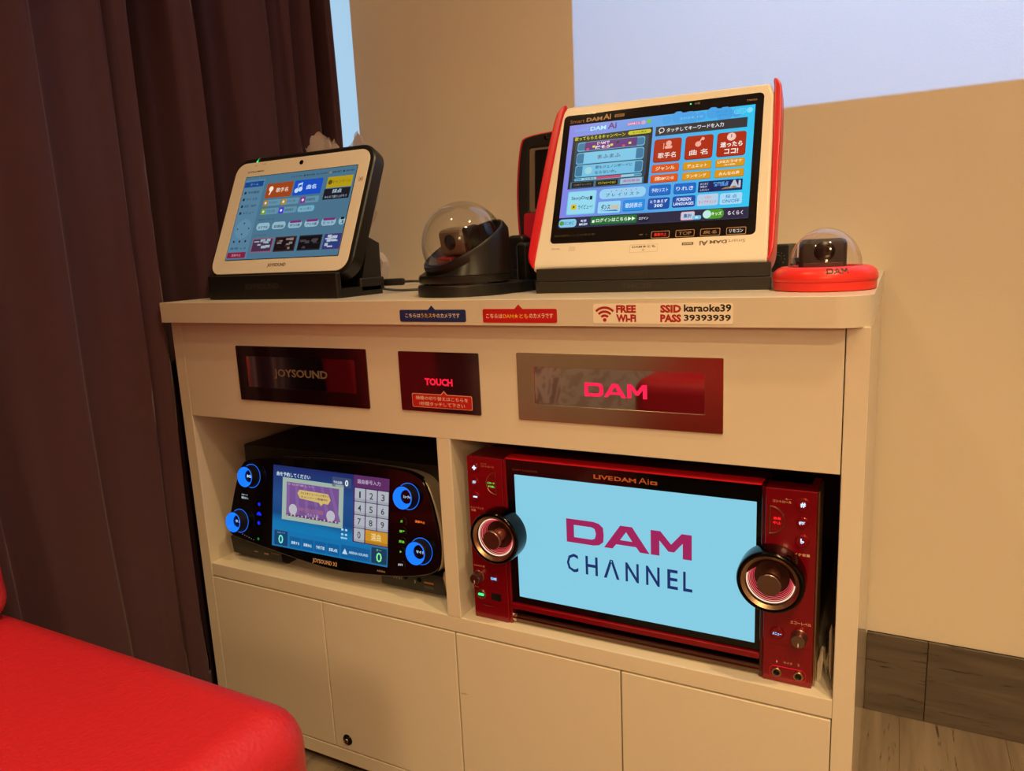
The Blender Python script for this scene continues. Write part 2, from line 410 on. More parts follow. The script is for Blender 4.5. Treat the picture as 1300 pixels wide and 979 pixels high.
cr = thing('curtain_rail', (-.07, -.3, 2.36), 'white curtain rail above the dark curtain', 'curtain rail')
MB().box(-.115, -.085, -1.2, .85, 2.352, 2.372, .002, 1).build('rail', M_WHITE, cr)
for i in range(5): MB().box(-.108, -.092, -1.1 + i * .45, -1.07 + i * .45, 2.372, 2.4).build('bracket', M_WHITE, cr)

# ------------------------------------------------------------------ cabinet
XL, XLi, XD1, XD2, XRi, XR = 0.0, .0218, .4866, .5077, .9727, .9941
ZDB, ZST, ZSB, ZCB, ZCT, ZDO, ZRB = .5654, .3136, .2915, .7153, .7462, .0444, .019
cb = thing('karaoke_cabinet', (.497, .25, 0), 'white laminate cabinet with two open bays, a sign fascia and four doors', 'cabinet')
MB().box(XL, XLi, 0, YB - .008, 0, ZCB, .0006, 1).build('side_panel', M_LAM, cb)
MB().box(XRi, XR, 0, YB - .008, 0, ZCB, .0006, 1).build('side_panel', M_LAMG, cb)
MB().box(XD1, XD2, .0002, .47, ZST, ZDB, .0006, 1).build('divider', M_LAM, cb)
MB().box(XLi, XRi, .0004, .47, ZSB, ZST, .0012, 2).build('shelf', M_LAM, cb)
MB().box(XLi, XRi, .47, .485, ZRB, ZCB).build('back_panel', M_LAM, cb)
MB().box(XLi, XRi, .02, .47, ZDB + .001, ZDB + .012).build('bay_top', M_LAM, cb)
MB().box(XLi, XRi, .0002, .018, ZRB, ZDO - .002, .0006, 1).build('bottom_rail', M_LAM, cb)
MB().box(XLi, XRi, .022, .036, 0, ZRB).build('toe_kick', mat('toe_recess_shade', (70, 50, 36), .7), cb)  # dark brown paints in the recess shadow under the rail
MB().box(XLi, XRi, .02, .03, ZDO - .002, ZSB).build('door_backing', M_DARKGAP, cb)
fa = MB().box(XLi + .0008, XRi - .0011, 0, .018, ZDB, ZCB - .0005, .0006, 1).build('fascia', M_LAM, cb)
dx = [XLi, .2587, .4969, .7347, XRi]
for i in range(4):
    d = MB().box(dx[i] + .001, dx[i + 1] - .001, 0, .018, ZDO + .0003, ZSB - .0022, .0007, 1).build('door', M_LAM, cb)
    if i == 1:
        fr = frame((.2842, 0, .0622))
        l = MB(); l.lathe([(.0, .0035), (.0052, .0035), (.0062, .003), (.0066, .0015), (.0082, .0012), (.009, 0)], fr, 28, M_DCHROME)
        l.lathe([(0, .0046), (.0035, .0044), (.004, .0034)], fr, 20, M_CAP)
        l.build('lock', None, d)['label'] = 'small round dark key lock'
        Print(fr).rect(-.0006, -.0022, .0006, .0022, (5, 5, 5), 34).build('keyhole', d)
    if i == 2:   # scuff marks
        Print(frame((0, 0, 0))).poly([(.500, .2), (.506, .2012), (.513, .2002), (.508, .1985), (.501, .198)], (196, 176, 146), 1).build('scuff', d)

# sign panels on the fascia
def sign(name, x0, x1, z0, z1, body, win, winmat, label):
    fr = frame((0, 0, 0)); loops = [rrect(x0, z0, x1, z1, .0015, 2)]
    if win: loops.append(rrect(*win, .001, 2))
    s_ = MB().prism(loops, fr, 0, .0018, .0004).build(name, body, cb); s_['label'] = label
    if win: MB().box(win[0] - .002, win[2] + .002, -.0006, -.0001, win[1] - .002, win[3] + .002).build('mirror', winmat, s_)
    return s_
fr0 = frame((0, 0, 0))
s1 = sign('sign_panel', .1382, .3828, .5982, .6805, M_REDDK if 0 else mat('black_acrylic', (26, 8, 12), .07, 0, 1.0), (.1558, .6185, .3622, .6651), M_DMIRROR, 'black glossy sign panel with a tinted mirror window')
Print(fr0, base=.0001).text('JOYSOUND', .2115, .6330, .3125, .6478, (118, 100, 82), 14, bold=.03).build('lettering', s1)
MB().box(.1583, .1592, -.0012, -.0004, .621, .664).box(.1606, .1615, -.0012, -.0004, .621, .664).build('wire', M_CHROME, s1)
s2 = sign('touch_panel', .4364, .5578, .6002, .6792, mat('plum_acrylic', (48, 10, 20), .08, 0, 1.0), None, None, 'square dark red glossy touch panel')
Print(fr0, glow=1.0).text('TOUCH', .4762, .6355, .5187, .6452, (255, 30, 60), 14, bold=.05).build('lettering', s2)
pr = Print(fr0, base=.0001)
cal = lambda g: rrect(.4545 + g, .6058 + g, .5462 - g, .6243 - g, .002)
pr.poly(cal(0)[:12] + [(.5045 + .005, .6243), (.5045, .6292), (.5045 - .005, .6243)] + cal(0)[12:], (232, 170, 140), 20)
pr.poly(cal(.0008)[:12] + [(.5045 + .004, .6235), (.5045, .6278), (.5045 - .004, .6235)] + cal(.0008)[12:], (188, 26, 26), 22)
pr.text('機種の切り替えはこちらを', .4605, .6161, .5402, .6211, (250, 220, 200), 24, .002).text('1秒間タッチして下さい', .466, .6085, .5352, .6137, (250, 220, 200), 24, .002)
pr.build('callout_sticker', s2)
s3 = sign('sign_panel', .6110, .8560, .5990, .6816, M_STEEL, (.6337, .6193, .8363, .6649), M_MIRROR, 'brushed steel sign panel with a mirror window and lit red lettering')
pr = Print(fr0, glow=1.15, base=.0001); block_dam(pr, .6975, .6325, .7725, .6488, (255, 40, 84), 6); pr.build('lettering', s3)

# countertop with its rounded front corner
R = .034; x0, x1, y0, y1 = -.0052, .9955, -.0119, YB - .001
outl = [(x0, y1), (x0, y0)] + [(x1 - R + R * math.sin(PI / 2 * i / 10), y0 + R - R * math.cos(PI / 2 * i / 10)) for i in range(11)] + [(x1, y1)]
top = single(MB().prism([outl], up((0, 0, 0)), ZCB, ZCT, .0012, seg=2), 'countertop', M_LAM, (.495, .245, ZCB), 'white laminate countertop with a rounded front corner lying on the cabinet', 'countertop', ang=30)

# stickers on the countertop edge
fe = frame((0, -.0119, 0))
def sticker_thing(name, x0, x1, z0, z1, build, label, col, tip=None):
    s_ = thing(name, ((x0 + x1) / 2, -.0119, z0), label, 'sticker')
    o = rrect(x0, z0, x1, z1, .0022)
    if tip: o = o[:12] + [(tip + .0052, z1), (tip, z1 + .0052), (tip - .0052, z1)] + o[12:]
    MB().prism([o], fe, .00005, .0004).build('backing', mat('sticker_%d_%d_%d' % col, col, .35), s_)
    pr = Print(fe, base=.0001); build(pr, s_)
    if pr.mb.v: pr.build('lettering', s_)
def b1(p, t):
    p.text('こちらは', .4605, .7245, .4835, .7296, (235, 225, 215), 5, .012).text('うたスキ', .4842, .7243, .5065, .7298, (240, 200, 60), 5, .012).text('のカメラです', .5078, .7240, .5412, .7297, (235, 225, 215), 5, .012)
sticker_thing('sticker', .4518, .5500, .7190, .7343, b1, 'blue speech-bubble sticker with white and yellow print on the countertop edge', (28, 48, 110), .5005)
def b2(p, t):
    p.text('こちらは', .5785, .7240, .6005, .7292, (250, 225, 205), 5, .012).text('DAM★とも', .6015, .7238, .6345, .7295, (255, 190, 60), 5, .012).text('のカメラです', .6360, .7240, .6662, .7297, (250, 225, 205), 5, .012)
sticker_thing('sticker', .5738, .6712, .7186, .7350, b2, 'red speech-bubble sticker with white and yellow print on the countertop edge', (196, 24, 26), .6221)
def b3(p, t):
    rd = (176, 30, 22); bk = (24, 20, 24)
    cx, cz = .7288, .7218
    p.disc(cx, cz + .0006, .0021, rd, 5)
    for r in (.0068, .0112, .0156): p.disc(cx, cz, r, rd, 5, r - .0026, 14, PI * .25, PI * .75)
    p.cut('signal_icon', t)
    p.text('FREE', .7422, .7303, .7648, .7387, rd, 5, .05).text('Wi-Fi', .7422, .7203, .7648, .7286, rd, 5, .05)
    p.cut('lettering', t)
    p.text('SSID', .7915, .7303, .8140, .7388, rd, 5, .05).text('PASS', .7915, .7203, .8140, .7287, rd, 5, .05)
    p.cut('lettering', t)
    p.text('karaoke39', .8168, .7312, .8655, .7392, bk, 5, .03).text('39393939', .8168, .7218, .8652, .7284, bk, 5, .03)
sticker_thing('sticker', .7152, .8672, .7187, .7402, b3, 'cream wireless network sticker with red and black print on the countertop edge', (246, 236, 220))

# ------------------------------------------------------------------ generic helpers for devices
def lens(fr, a, b, r, parent, name='camera_lens', d=0):
    l = MB(); l.lathe([(0, d + .0002), (r * .45, d + .0006), (r * .6, d + .0004)], fr, 20, M_BLKG, a, b); l.lathe([(r * .6, d + .0004), (r * .7, d + .0014), (r, d + .001), (r, d)], fr, 24, M_DCHROME, a, b); return l.build(name, None, parent)

# ------------------------------------------------------------------ left tablet with ivory bezel
JT = frame((.0715, .06, .8054), .001, .447)
crd = thing('charging_cradle', (.184, .09, ZCT), 'black charging cradle under the ivory tablet', 'cradle')
cm = MB(); cm.prism([rrect(.0525, .034, .3145, .143, .010)], up((0, 0, 0)), ZCT, ZCT + .0135, .0008)
cm.build('base', M_BLK, crd)
MB().prism([rrect(.0525, .0338, .3145, .0440, .004)], up((0, 0, 0)), ZCT + .0005, ZCT + .0365, .002).build('front_lip', M_BLK, crd)
for xa in (.0525, .3065): MB().box(xa, xa + .008, .086, .143, ZCT + .005, ZCT + .0255, .002, 1).build('side_wall', M_BLK, crd)
def wedge(mb, x0, x1, pts, mt=None):
    n = len(pts); mb.add([(x0, y, z) for y, z in pts] + [(x1, y, z) for y, z in pts], [list(range(n))[::-1], list(range(n, 2 * n))] + [[i, (i + 1) % n, n + (i + 1) % n, n + i] for i in range(n)], mt); return mb
wedge(MB(), .075, .312, [(.089, .7600), (.1385, .7600), (.139, .822), (.1135, .8315)]).build('back_support', M_BLK, crd)
pr = Print(frame((0, .0338, 0))); pr.text('JOYSOUND', .133, .7585, .203, .7705, (52, 48, 46), 1, .03); pr.build('lettering', crd)
jt = thing('karaoke_tablet', (.18, .06, .79), 'tablet with ivory bezel and black case standing in the cradle near the curtain', 'tablet')
JW, JH = .2274, .1438
MB().prism([rrect(-.0335, -.030, .2560, .1800, .030, 8)], JT, -.0210, .0014, .0045).build('case', M_BLK, jt)
MB().prism([rrect(-.008, -.012, .232, .160, .022, 8)], JT, -.031, -.0200, .004).build('case_back', M_BLK, jt)
MB().prism([rrect(-.0272, -.0238, .2475, .1705, .020, 8)], JT, .0008, .0024, .0008).build('bezel', M_IVORY, jt)
js = MB().prism([rrect(-.001, -.001, JW + .001, JH + .001, .0008, 1)], JT, .0020, .0026).build('screen', M_SCREEN, jt)
JF = lambda a, b, c=0: JT(a, b, c + .0026)
pr = Print(JF, JW, JH, glow=1.0)
G = (72, 112, 136)
pr.rect(0, 0, 1, 1, G, 1)
pr.rect(.0, .015, .195, .965, (84, 124, 150), 2).rect(.006, .872, .185, .938, (24, 66, 136), 3)
pr.text('ホーム', .06, .89, .14, .92, (120, 160, 190), 4)
for i, t in enumerate(('予約履歴', 'マイうた', '設定・操作', 'メニュー')): pr.text(t, .055, .79 - i * .083, .165, .82 - i * .083, (22, 34, 48), 4); pr.disc(.032, .805 - i * .083, .0025, (30, 44, 58), 4)
pr.disc(.098, .365, .017, (92, 134, 158), 3)
for a, b in ((.098, .43), (.098, .30), (.045, .365), (.152, .365)): pr.disc(a, b, .0022, (30, 44, 60), 4, n=3)
for i in range(3): pr.disc(.04 + i * .055, .215, .002, (30, 44, 60), 4)
pr.text('音程 ± 0', .02, .12, .17, .148, (28, 40, 56), 4)
pr.rect(.008, .018, .182, .088, (128, 30, 62), 3, .001).text('演奏中止', .05, .037, .14, .068, (200, 150, 160), 4)
for i, t in enumerate(('おすすめ', '新曲', 'Languages', '履歴', '検索')): pr.text(t, .46 + i * .113, .935, .535 + i * .113, .957, (28, 42, 60), 4); pr.disc(.445 + i * .113, .946, .0018, ((60, 90, 150), (40, 60, 90), (50, 90, 150), (170, 130, 40), (40, 50, 70))[i], 4)
pr.rect(.229, .715, .472, .892, (156, 66, 26), 3, .002).text('歌手名', .325, .775, .435, .83, (245, 225, 205), 4, .004)
pr.disc(.275, .825, .0045, (245, 225, 205), 4).poly([(.262, .755), (.27, .75), (.288, .81), (.275, .82)], (245, 225, 205), 4)
pr.rect(.484, .714, .733, .894, (24, 76, 190), 3, .002).text('曲名', .60, .775, .685, .83, (190, 215, 245), 4, .02)
pr.disc(.515, .772, .004, (190, 215, 245), 4).disc(.548, .785, .004, (190, 215, 245), 4).rect(.521, .77, .526, .85, (190, 215, 245), 4).rect(.554, .785, .559, .865, (190, 215, 245), 4).poly([(.521, .85), (.559, .865), (.559, .845), (.521, .83)], (190, 215, 245), 4)
pr.rect(.773, .765, .985, .892, (176, 150, 22), 3).text('キャンペーン', .82, .81, .97, .85, (90, 74, 20), 4).disc(.80, .83, .004, (90, 74, 20), 4)
pr.rect(.764, .632, .984, .755, (28, 26, 36), 3).text('採点', .835, .70, .915, .745, (170, 190, 205), 4, .02).text('みんなで盛り上がろう', .78, .648, .965, .675, (180, 190, 200), 4)
for i, (a, b, c, t) in enumerate(((.232, .62, (160, 120, 50), 'ランキング'), (.397, .618, (176, 130, 36), 'ジャンル'), (.571, .617, (126, 48, 150), '新曲配信'), (.23, .518, (110, 150, 40), 'うたスキ'), (.395, .516, (70, 60, 200), '分析採点'))):
    pr.rect(a, b, a + .16, b + .073, (96, 140, 164), 2, .002); pr.rect(a, b, a + .045, b + .072, c, 3, .001).disc(a + .022, b + .036, .0022, (220, 220, 210), 4).text(t, a + .055, b + .02, a + .13, b + .052, (24, 34, 46), 4)
pr.rect(.563, .508, .715, .588, (60, 130, 170), 3, .004).rect(.567, .515, .711, .581, (116, 166, 186), 4, .004).text('もっと見る', .59, .532, .685, .562, (24, 60, 90), 5)
pr.text('注目キーワード', .225, .447, .37, .468, (40, 56, 70), 4)
for i in range(6):
    a = .224 + .1445 * i; b = min(a + .121, .998)
    pr.rect(a, .334, b, .419, (140, 178, 196), 3, .0055)
    if i in (2, 3, 4, 5): pr.rect(a + .012, .392, b - .008, .419, (118, 40, 110) if i < 5 else (24, 24, 28), 4, .0018)
    pr.text(('おすすめ', '話題曲', 'ボカロ曲', 'アニメ曲', 'ヒット', 'J')[i], a + .02, .348, b - .015 if i < 5 else a + .04, .382, (26, 34, 46), 5, .012)
pr.text('ピックアップ', .222, .262, .33, .282, (40, 56, 70), 4)
for i, (a, b, cs) in enumerate(((.221, .415, ((128, 92, 116), (72, 44, 70), (150, 170, 184))), (.430, .619, ((58, 34, 34), (24, 16, 20), (130, 116, 110))), (.642, .839, ((34, 28, 34), (16, 14, 18), (70, 62, 66))), (.856, .998, ((70, 44, 110), (40, 60, 120), (176, 186, 200))))):
    pr.rect(a, .07, b, .24, cs[0], 3); pr.rect(a + .008, .085, b - .01, .225, cs[1], 4)
    rr = random.Random(i)
    for q in range(9):
        x = a + .01 + rr.random() * (b - a - .06); y = .09 + rr.random() * .11; pr.rect(x, y, x + .02 + .03 * rr.random(), y + .012 + .02 * rr.random(), cs[rr.choice((0, 2, 2))], 5)
pr.build('screen_picture', js)
pr = Print(lambda a, b, c=0: JT(a, b, c + .0024)); pr.text('JOYSOUND', .0936, -.0150, .1302, -.0083, (70, 56, 44), 1, .03).cut('lettering', jt).text('JOYPad MINI+', .0, .1510, .036, .1548, (70, 56, 44), 1, .02)
pr.text('ALERT', .029, .1645, .037, .1662, (170, 120, 90), 1); pr.rect(.0135, .1636, .0165, .1644, (120, 100, 80), 1).cut('lettering', jt)
pr.rect(.2350, .1172, .2430, .1232, (120, 104, 86), 1, .001).rect(.2354, .1176, .2426, .1228, (226, 214, 196), 2, .001).rect(.2378, .1188, .2402, .1214, (120, 104, 86), 3); pr.build('touch_key', jt)
lens(lambda a, b, c=0: JT(a, b, c + .0022), .1129, .1600, .0038, jt)
pr = Print(lambda a, b, c=0: JT(a, b, c + .0020), glow=1.3); pr.poly([(.0125, .1715), (.0160, .1750), (.0195, .1790), (.0165, .1745), (.0172, .1695), (.0150, .1690)], (60, 255, 130), 1); pr.build('status_light', jt)

# ------------------------------------------------------------------ crumpled plastic bag behind the tablet
bg = MB()
def bagf(u, v):
    a = 2 * PI * u; pin = 1 - .30 * v ** 2
    r1, r2 = .075 * pin, .035 * pin
    n1 = noise.noise(V((math.cos(a) * 2.2, math.sin(a) * 2.2, v * 4))); n2 = noise.noise(V((math.cos(a) * 6, math.sin(a) * 6, v * 9 + 5)))
    k = 1 + .35 * n1 + .30 * n2
    z = ZCT + .001 + .250 * v + (.016 * n2 + .014 * math.sin(a * 3 + 1.3) * v * v - .004 * math.cos(a) * v) * min(1, v * 3)
    return (.140 + r1 * k * math.cos(a) + .006 * v, .250 + r2 * k * math.sin(a) * (1 - .6 * v), max(z, ZCT + .0005))
bg.grid(bagf, 64, 36)
bagm = mat('milky_film', (222, 206, 206), .4, 0, .5); bagm.node_tree.nodes['Principled BSDF'].inputs['Alpha'].default_value = .6
single(bg, 'plastic_bag', bagm, (.13, .245, ZCT), 'crumpled milky plastic bag showing behind the ivory tablet', 'bag', ang=20)

# cable and plug right of the cradle
cp = thing('power_cable', (.335, .19, ZCT), 'black power cable with a thick plug behind the cradle', 'cable')
MB().box(-.017, .017, -.006, .006, -.0055, .0055, .003, 2, None, Matrix.Translation((.315, .166, .7615)) @ Matrix.Rotation(.35, 4, 'Z')).build('plug', M_BLK, cp)
pts = [(.330, .171, .7615), (.350, .182, .761), (.375, .2, .757), (.41, .225, .751), (.45, .25, .7485), (.50, .29, .7482), (.52, .36, .7482), (.48, .45, .7482)]
def spline(pts, n=6):
    out = []
    P = [V(p) for p in pts]
    for i in range(len(P) - 1):
        a, b, c, d = P[max(i - 1, 0)], P[i], P[i + 1], P[min(i + 2, len(P) - 1)]
        for k in range(n):
            t = k / n; out.append(.5 * ((2 * b) + (c - a) * t + (2 * a - 5 * b + 4 * c - d) * t * t + (3 * b - a - 3 * c + d) * t ** 3))
    return out + [P[-1]]
MB().tube(spline(pts), .0018).build('wire', M_BLK, cp)
MB().tube(spline([(.305, .150, .752), (.325, .17, .7485), (.36, .20, .7482), (.40, .26, .7482), (.37, .35, .7482), (.42, .44, .7482)]), .0018).build('wire', M_BLK, cp)

# ------------------------------------------------------------------ black dome camera
bd = thing('dome_camera', (.4935, .088, ZCT), 'black dome camera with a tilted clear dome between the two tablets', 'camera')
bc = V((.4940, .0865, 0))
slab = [(bc.x + .0655 * math.cos(a), bc.y + .0655 * math.sin(a)) for a in [PI * .42 + 2 * PI * .84 * i / 36 for i in range(37)]]
ext = [(bc.x + .0655 * math.cos(PI * .1 + 2 * PI * i / 48 * .80 + PI * .30), bc.y + .0655 * math.sin(PI * .1 + 2 * PI * i / 48 * .80 + PI * .30)) for i in range(49)]
MB().prism([ext + [(.560, .098), (.566, .108), (.566, .150), (.55, .157)]], up((0, 0, 0)), ZCT + .0002, ZCT + .0155, .003).build('base_plate', M_BLK, bd)
MB().lathe([(.058, ZCT + .0152), (.058, ZCT + .0185), (0, ZCT + .0185)], up((bc.x, bc.y, 0)), 48).build('gap_ring', M_BLKG, bd)
rc = V((.4905, .090, .8135)); nn = V((-.27, -.42, .86)).normalized(); e1 = V((1, 0, 0)); e1 = (e1 - nn * e1.dot(nn)).normalized(); e2 = nn.cross(e1)
DR = .0565
def ring(r, h): return [rc + e1 * r * math.cos(2 * PI * i / 56) + e2 * r * math.sin(2 * PI * i / 56) + nn * h for i in range(56)]
def flatc(r, z): return [V((bc.x + r * math.cos(2 * PI * i / 56), bc.y + r * math.sin(2 * PI * i / 56), z)) for i in range(56)]
def loft(mb, rings, mt=None):
    k = len(mb.v); n = len(rings[0]); idx = mb.slot(mt) if mt else 0
    for r in rings: mb.v += r
    for j in range(len(rings) - 1):
        for i in range(n): mb.f.append([k + j * n + i, k + j * n + (i + 1) % n, k + (j + 1) * n + (i + 1) % n, k + (j + 1) * n + i]); mb.mi.append(idx)
    return mb
loft(MB(), [flatc(.0575, ZCT + .0172), flatc(.0625, ZCT + .0175), flatc(.0638, ZCT + .020), flatc(.0638, ZCT + .0255), flatc(.0628, ZCT + .026), flatc(.0628, ZCT + .027), flatc(.0636, ZCT + .0278), ring(.0640, -.010), ring(.0625, -.001), ring(.0610, .0015), ring(.0588, .0015), ring(.0575, -.002), ring(.050, -.020), ring(.001, -.024)]).build('housing', M_BLK, bd)
dm = MB()
rows = [ring(DR * math.cos(t), DR * math.sin(t)) for t in [PI / 2 * i / 14 * .995 for i in range(15)]]
loft(dm, rows).build('clear_dome', M_DOME, bd, ang=80)
cmM = Matrix.Translation(rc + V((-.006, -.004, .004))) @ Matrix.Rotation(-.25, 4, 'Z') @ Matrix.Rotation(.2, 4, 'X')
cam_in = MB().box(-.024, .024, -.014, .014, -.018, .018, .007, 3, None, cmM).build('inner_camera', mat('taupe_plastic', (112, 96, 82), .45), bd)
ifr = lambda a, b, c=0: cmM @ V((a, -.014 - c, b))
lens(ifr, .0, .002, .010, cam_in)
MB().box(-.03, .0, -.02, .006, -.027, -.018, .003, 2, None, cmM).build('inner_mount', mat('dull_red_plastic', (130, 38, 36), .5), bd)
MB().box(.022, .034, -.012, .012, -.026, .020, .004, 2, None, cmM).build('inner_bracket', M_BLKG, bd)

# ------------------------------------------------------------------ older tablet behind, and its cradle
BT = frame((.496, .252, .806), .05, .10)
bt = thing('karaoke_tablet', (.575, .26, .80), 'black tablet with red edge half hidden behind the big white tablet', 'tablet')
o_ = [(0, .02), (.004, .005), (.012, 0), (.158, 0), (.166, .005), (.17, .02), (.171, .09), (.168, .155), (.16, .168), (.085, .172), (.010, .168), (.002, .155), (-.004, .09)]
o_ = [(x - .006, y) for x, y in o_]
MB().prism([smooth_poly(o_, 2)], BT, -.022, -.003, .003).build('red_shell', M_RED, bt)
MB().prism([smooth_poly([(x * .945 + .0045, y * .97 + .0026) for x, y in o_], 2), rrect(.014, .052, .146, .148, .004)], BT, -.010, .001, .002).build('front_frame', M_BLK, bt)
MB().prism([rrect(.0145, .0525, .1455, .1475, .004), rrect(.023, .056, .138, .144, .003)], BT, -.010, -.0010).build('inner_rim', mat('silver_inner_rim', (150, 138, 118), .35, .7), bt)
MB().prism([rrect(.02, .054, .14, .146, .002)], BT, -.012, -.0022).build('screen', mat('matt_dark_screen', (22, 16, 18), .5, 0, .1), bt)
MB().prism([rrect(.006, .012, .15, .0505, .004)], BT, -.001, .0022, .001).build('key_panel', mat('crimson_plastic', (176, 16, 44), .35), bt)
kb = MB().lathe([(0, .0036), (.0058, .0036), (.0065, .0022)], BT, 24, None, .030, .024).build('button', M_BLKG, bt)
pr = Print(lambda a, b, c=0: BT(a, b, c + .0036)); pr.poly([(.027, .024), (.030, .0262), (.030, .0218)], (180, 170, 160)).poly([(.030, .024), (.033, .0262), (.033, .0218)], (180, 170, 160)); pr.build('rewind_mark', kb)
Print(lambda a, b, c=0: BT(a, b, c + .0023)).text('メニュー', .022, .038, .038, .0425, (60, 6, 16), 1).build('lettering', bt)
lens(lambda a, b, c=0: BT(a, b, c + .001), .043, .160, .0035, bt)
bcr = thing('charging_cradle', (.57, .27, ZCT), 'black cradle with raised arms holding the half hidden tablet', 'cradle')
MB().box(.478, .660, .215, .312, ZCT, ZCT + .028, .005, 2).build('base', M_BLK, bcr)
MB().box(.492, .650, .25, .282, ZCT + .02, ZCT + .0565, .002, 1).build('ledge', M_BLK, bcr)
MB().box(.486, .655, .2945, .310, ZCT + .02, ZCT + .10, .005, 2).build('back_support', M_BLK, bcr)
for xa in (.488, .622): MB().box(xa, xa + .03, .218, .246, ZCT + .02, ZCT + .078, .008, 3).build('arm', M_BLK, bcr)
# dark microphone-holder block standing just right of the dome camera
hb = thing('handset_holder', (.555, .165, ZCT), 'small black upright holder between the dome camera and the big white tablet', 'holder')
MB().box(.535, .578, .150, .190, ZCT, ZCT + .014, .003, 2).build('base', M_BLK, hb)
MB().box(.538, .557, .150, .176, ZCT + .01, ZCT + .066, .006, 3).build('post', M_BLK, hb)
MB().box(.552, .582, .168, .196, ZCT + .01, ZCT + .078, .007, 3).build('post', M_BLK, hb)
for i in range(2): MB().lathe([(0, .0024), (.003, .002), (.0036, 0)], frame((.570, .168, ZCT + .052 - i * .017)), 16).build('screw', M_BLKG, hb)

# ------------------------------------------------------------------ big white tablet with red bumpers
DT = frame((.6227, .11, .8269), .049, .401)
DW, DH = .235, .1449
dc = thing('charging_cradle', (.745, .11, ZCT), 'dark grey charging cradle under the big white tablet', 'cradle')
cy_ = .055
cf = frame((.6026, .0775, ZCT), cy_)
M_DGREY = mat('dark_grey_plastic', (40, 37, 33), .42, bump=(900, 900, 900, .08, .0004))
MB().prism([rrect(0, 0, .2865, .0145, .0015, 2)], cf, -.115, 0, .001).build('lower_slab', M_DGREY, dc)
MB().prism([rrect(.001, .0150, .2855, .0310, .0015, 2)], cf, -.0095, -.001, .001).build('front_lip', M_DGREY, dc)
wedge(MB(), .66, .83, [(.134, ZCT + .0140), (.185, ZCT + .0140), (.172, ZCT + .064), (.150, ZCT + .062)]).build('back_support', M_DGREY, dc)
pr = Print(cf); pr.text('TMC30', .113, .0040, .150, .0108, (58, 52, 46), 1, .03).text('DAM', .121, .0195, .146, .0260, (52, 47, 42), -5, .03); pr.build('lettering', dc)
dt = thing('karaoke_tablet', (.745, .10, .775), 'large white tablet with red side bumpers and a bright song menu', 'tablet')
wo = [(-.0300, -.0470), (-.0285, -.0550), (.2585, -.0550), (.2605, -.0470), (.2570, .155), (.2500, .1725), (-.0080, .1740), (-.0160, .160)]
bd_ = MB().prism([smooth_poly(wo[:2], 0) + wo[2:]], DT, -.027, .0005, .005, seg=4).build('body', M_IVORY, dt)
for sx, name in ((0, 'bumper'), (1, 'bumper')):
    if sx == 0: po = [(-.0262, -.0570), (-.0372, -.0430), (-.0375, -.02), (-.0245, .158), (-.0150, .1745), (-.0060, .1765), (-.0125, .162), (-.0285, -.045)]
    else: po = [(.2590, -.0565), (.2655, -.0430), (.2660, -.02), (.2655, .160), (.2600, .1750), (.2530, .1775), (.2560, .162), (.2598, -.045)]
    MB().prism([smooth_poly(po, 2)], DT, -.0295, .0030, .0022).build('bumper', M_RED, dt)
dg = MB().prism([rrect(-.0092, -.0207, .2444, .1600, .006)], DT, -.0005, .0009, .0004).build('front_glass', M_BLKG, dt)
DF = lambda a, b, c=0: DT(a, b, c + .0009)
# artwork of the lit menu
def grad_screen():
    k = 'menu_gradient'
    mt = mat(k, (4, 4, 4), .25, 0, .3); nt = mt.node_tree; N = nt.nodes; L = nt.links; b = N['Principled BSDF']
    at = N.new('ShaderNodeTexCoord'); sp = N.new('ShaderNodeSeparateXYZ'); L.new(at.outputs['Object'], sp.inputs[0])
    mr = N.new('ShaderNodeMapRange'); mr.inputs[1].default_value = .6227 - .745; mr.inputs[2].default_value = .6227 - .745 + .235
    L.new(sp.outputs[0], mr.inputs[0])
    r = N.new('ShaderNodeValToRGB'); cr_ = r.color_ramp; cr_.elements[0].color = (*lin((128, 132, 226)), 1); cr_.elements[1].color = (*lin((44, 196, 240)), 1)
    e = cr_.elements.new(.35); e.color = (*lin((92, 150, 226)), 1)
    L.new(mr.outputs[0], r.inputs[0]); L.new(r.outputs[0], b.inputs['Emission Color']); b.inputs['Emission Strength'].default_value = 1.0
    return mt
M_GRAD = grad_screen()
pr = Print(DF, DW, DH, glow=1.0, base=.00012)
pr.rect(0, 0, 1, 1, M_GRAD, 1)
W_ = (225, 240, 250)
pr.text('Smart', .034, .925, .115, .962, (110, 175, 235), 4).text('DAM', .125, .925, .215, .965, (170, 232, 250), 4, .03).text('Ai', .225, .925, .275, .985, (96, 40, 130), 4, .03)
pr.rect(.335, .935, .41, .965, (196, 110, 160), 3).text('DAM★とも', .34, .938, .405, .962, (240, 230, 240), 4).disc(.425, .95, .003, (200, 160, 200), 4).disc(.455, .955, .003, (110, 190, 60), 4)
pr.text('2024.10', .62, .935, .74, .955, (120, 205, 245), 4)
for q in range(7): pr.disc(.55 + q * .06, .95 + .015 * math.sin(q * 2), .006 + .002 * (q % 3), (70, 160, 228), 2, n=10)
pr.text('AP:20:50:23', .806, .955, .885, .975, (20, 150, 205), 4).text('24/10/19', .812, .922, .885, .942, (20, 150, 205), 4)
pr.rect(.897, .93, .956, .975, (120, 220, 250), 3, .003).rect(.9, .936, .953, .969, (40, 180, 232), 4, .002).text('100%', .905, .942, .95, .962, (140, 226, 250), 5).disc(.974, .953, .0035, (130, 220, 250), 4)
pr.rect(.496, .802, .966, .892, (52, 50, 56), 3).disc(.528, .853, .0036, (230, 230, 230), 4, .0026).poly([(.518, .825), (.521, .82), (.527, .836), (.524, .84)], (230, 230, 230), 4).text('タッチしてキーワードを入力', .555, .828, .85, .868, (240, 240, 240), 4, .012)
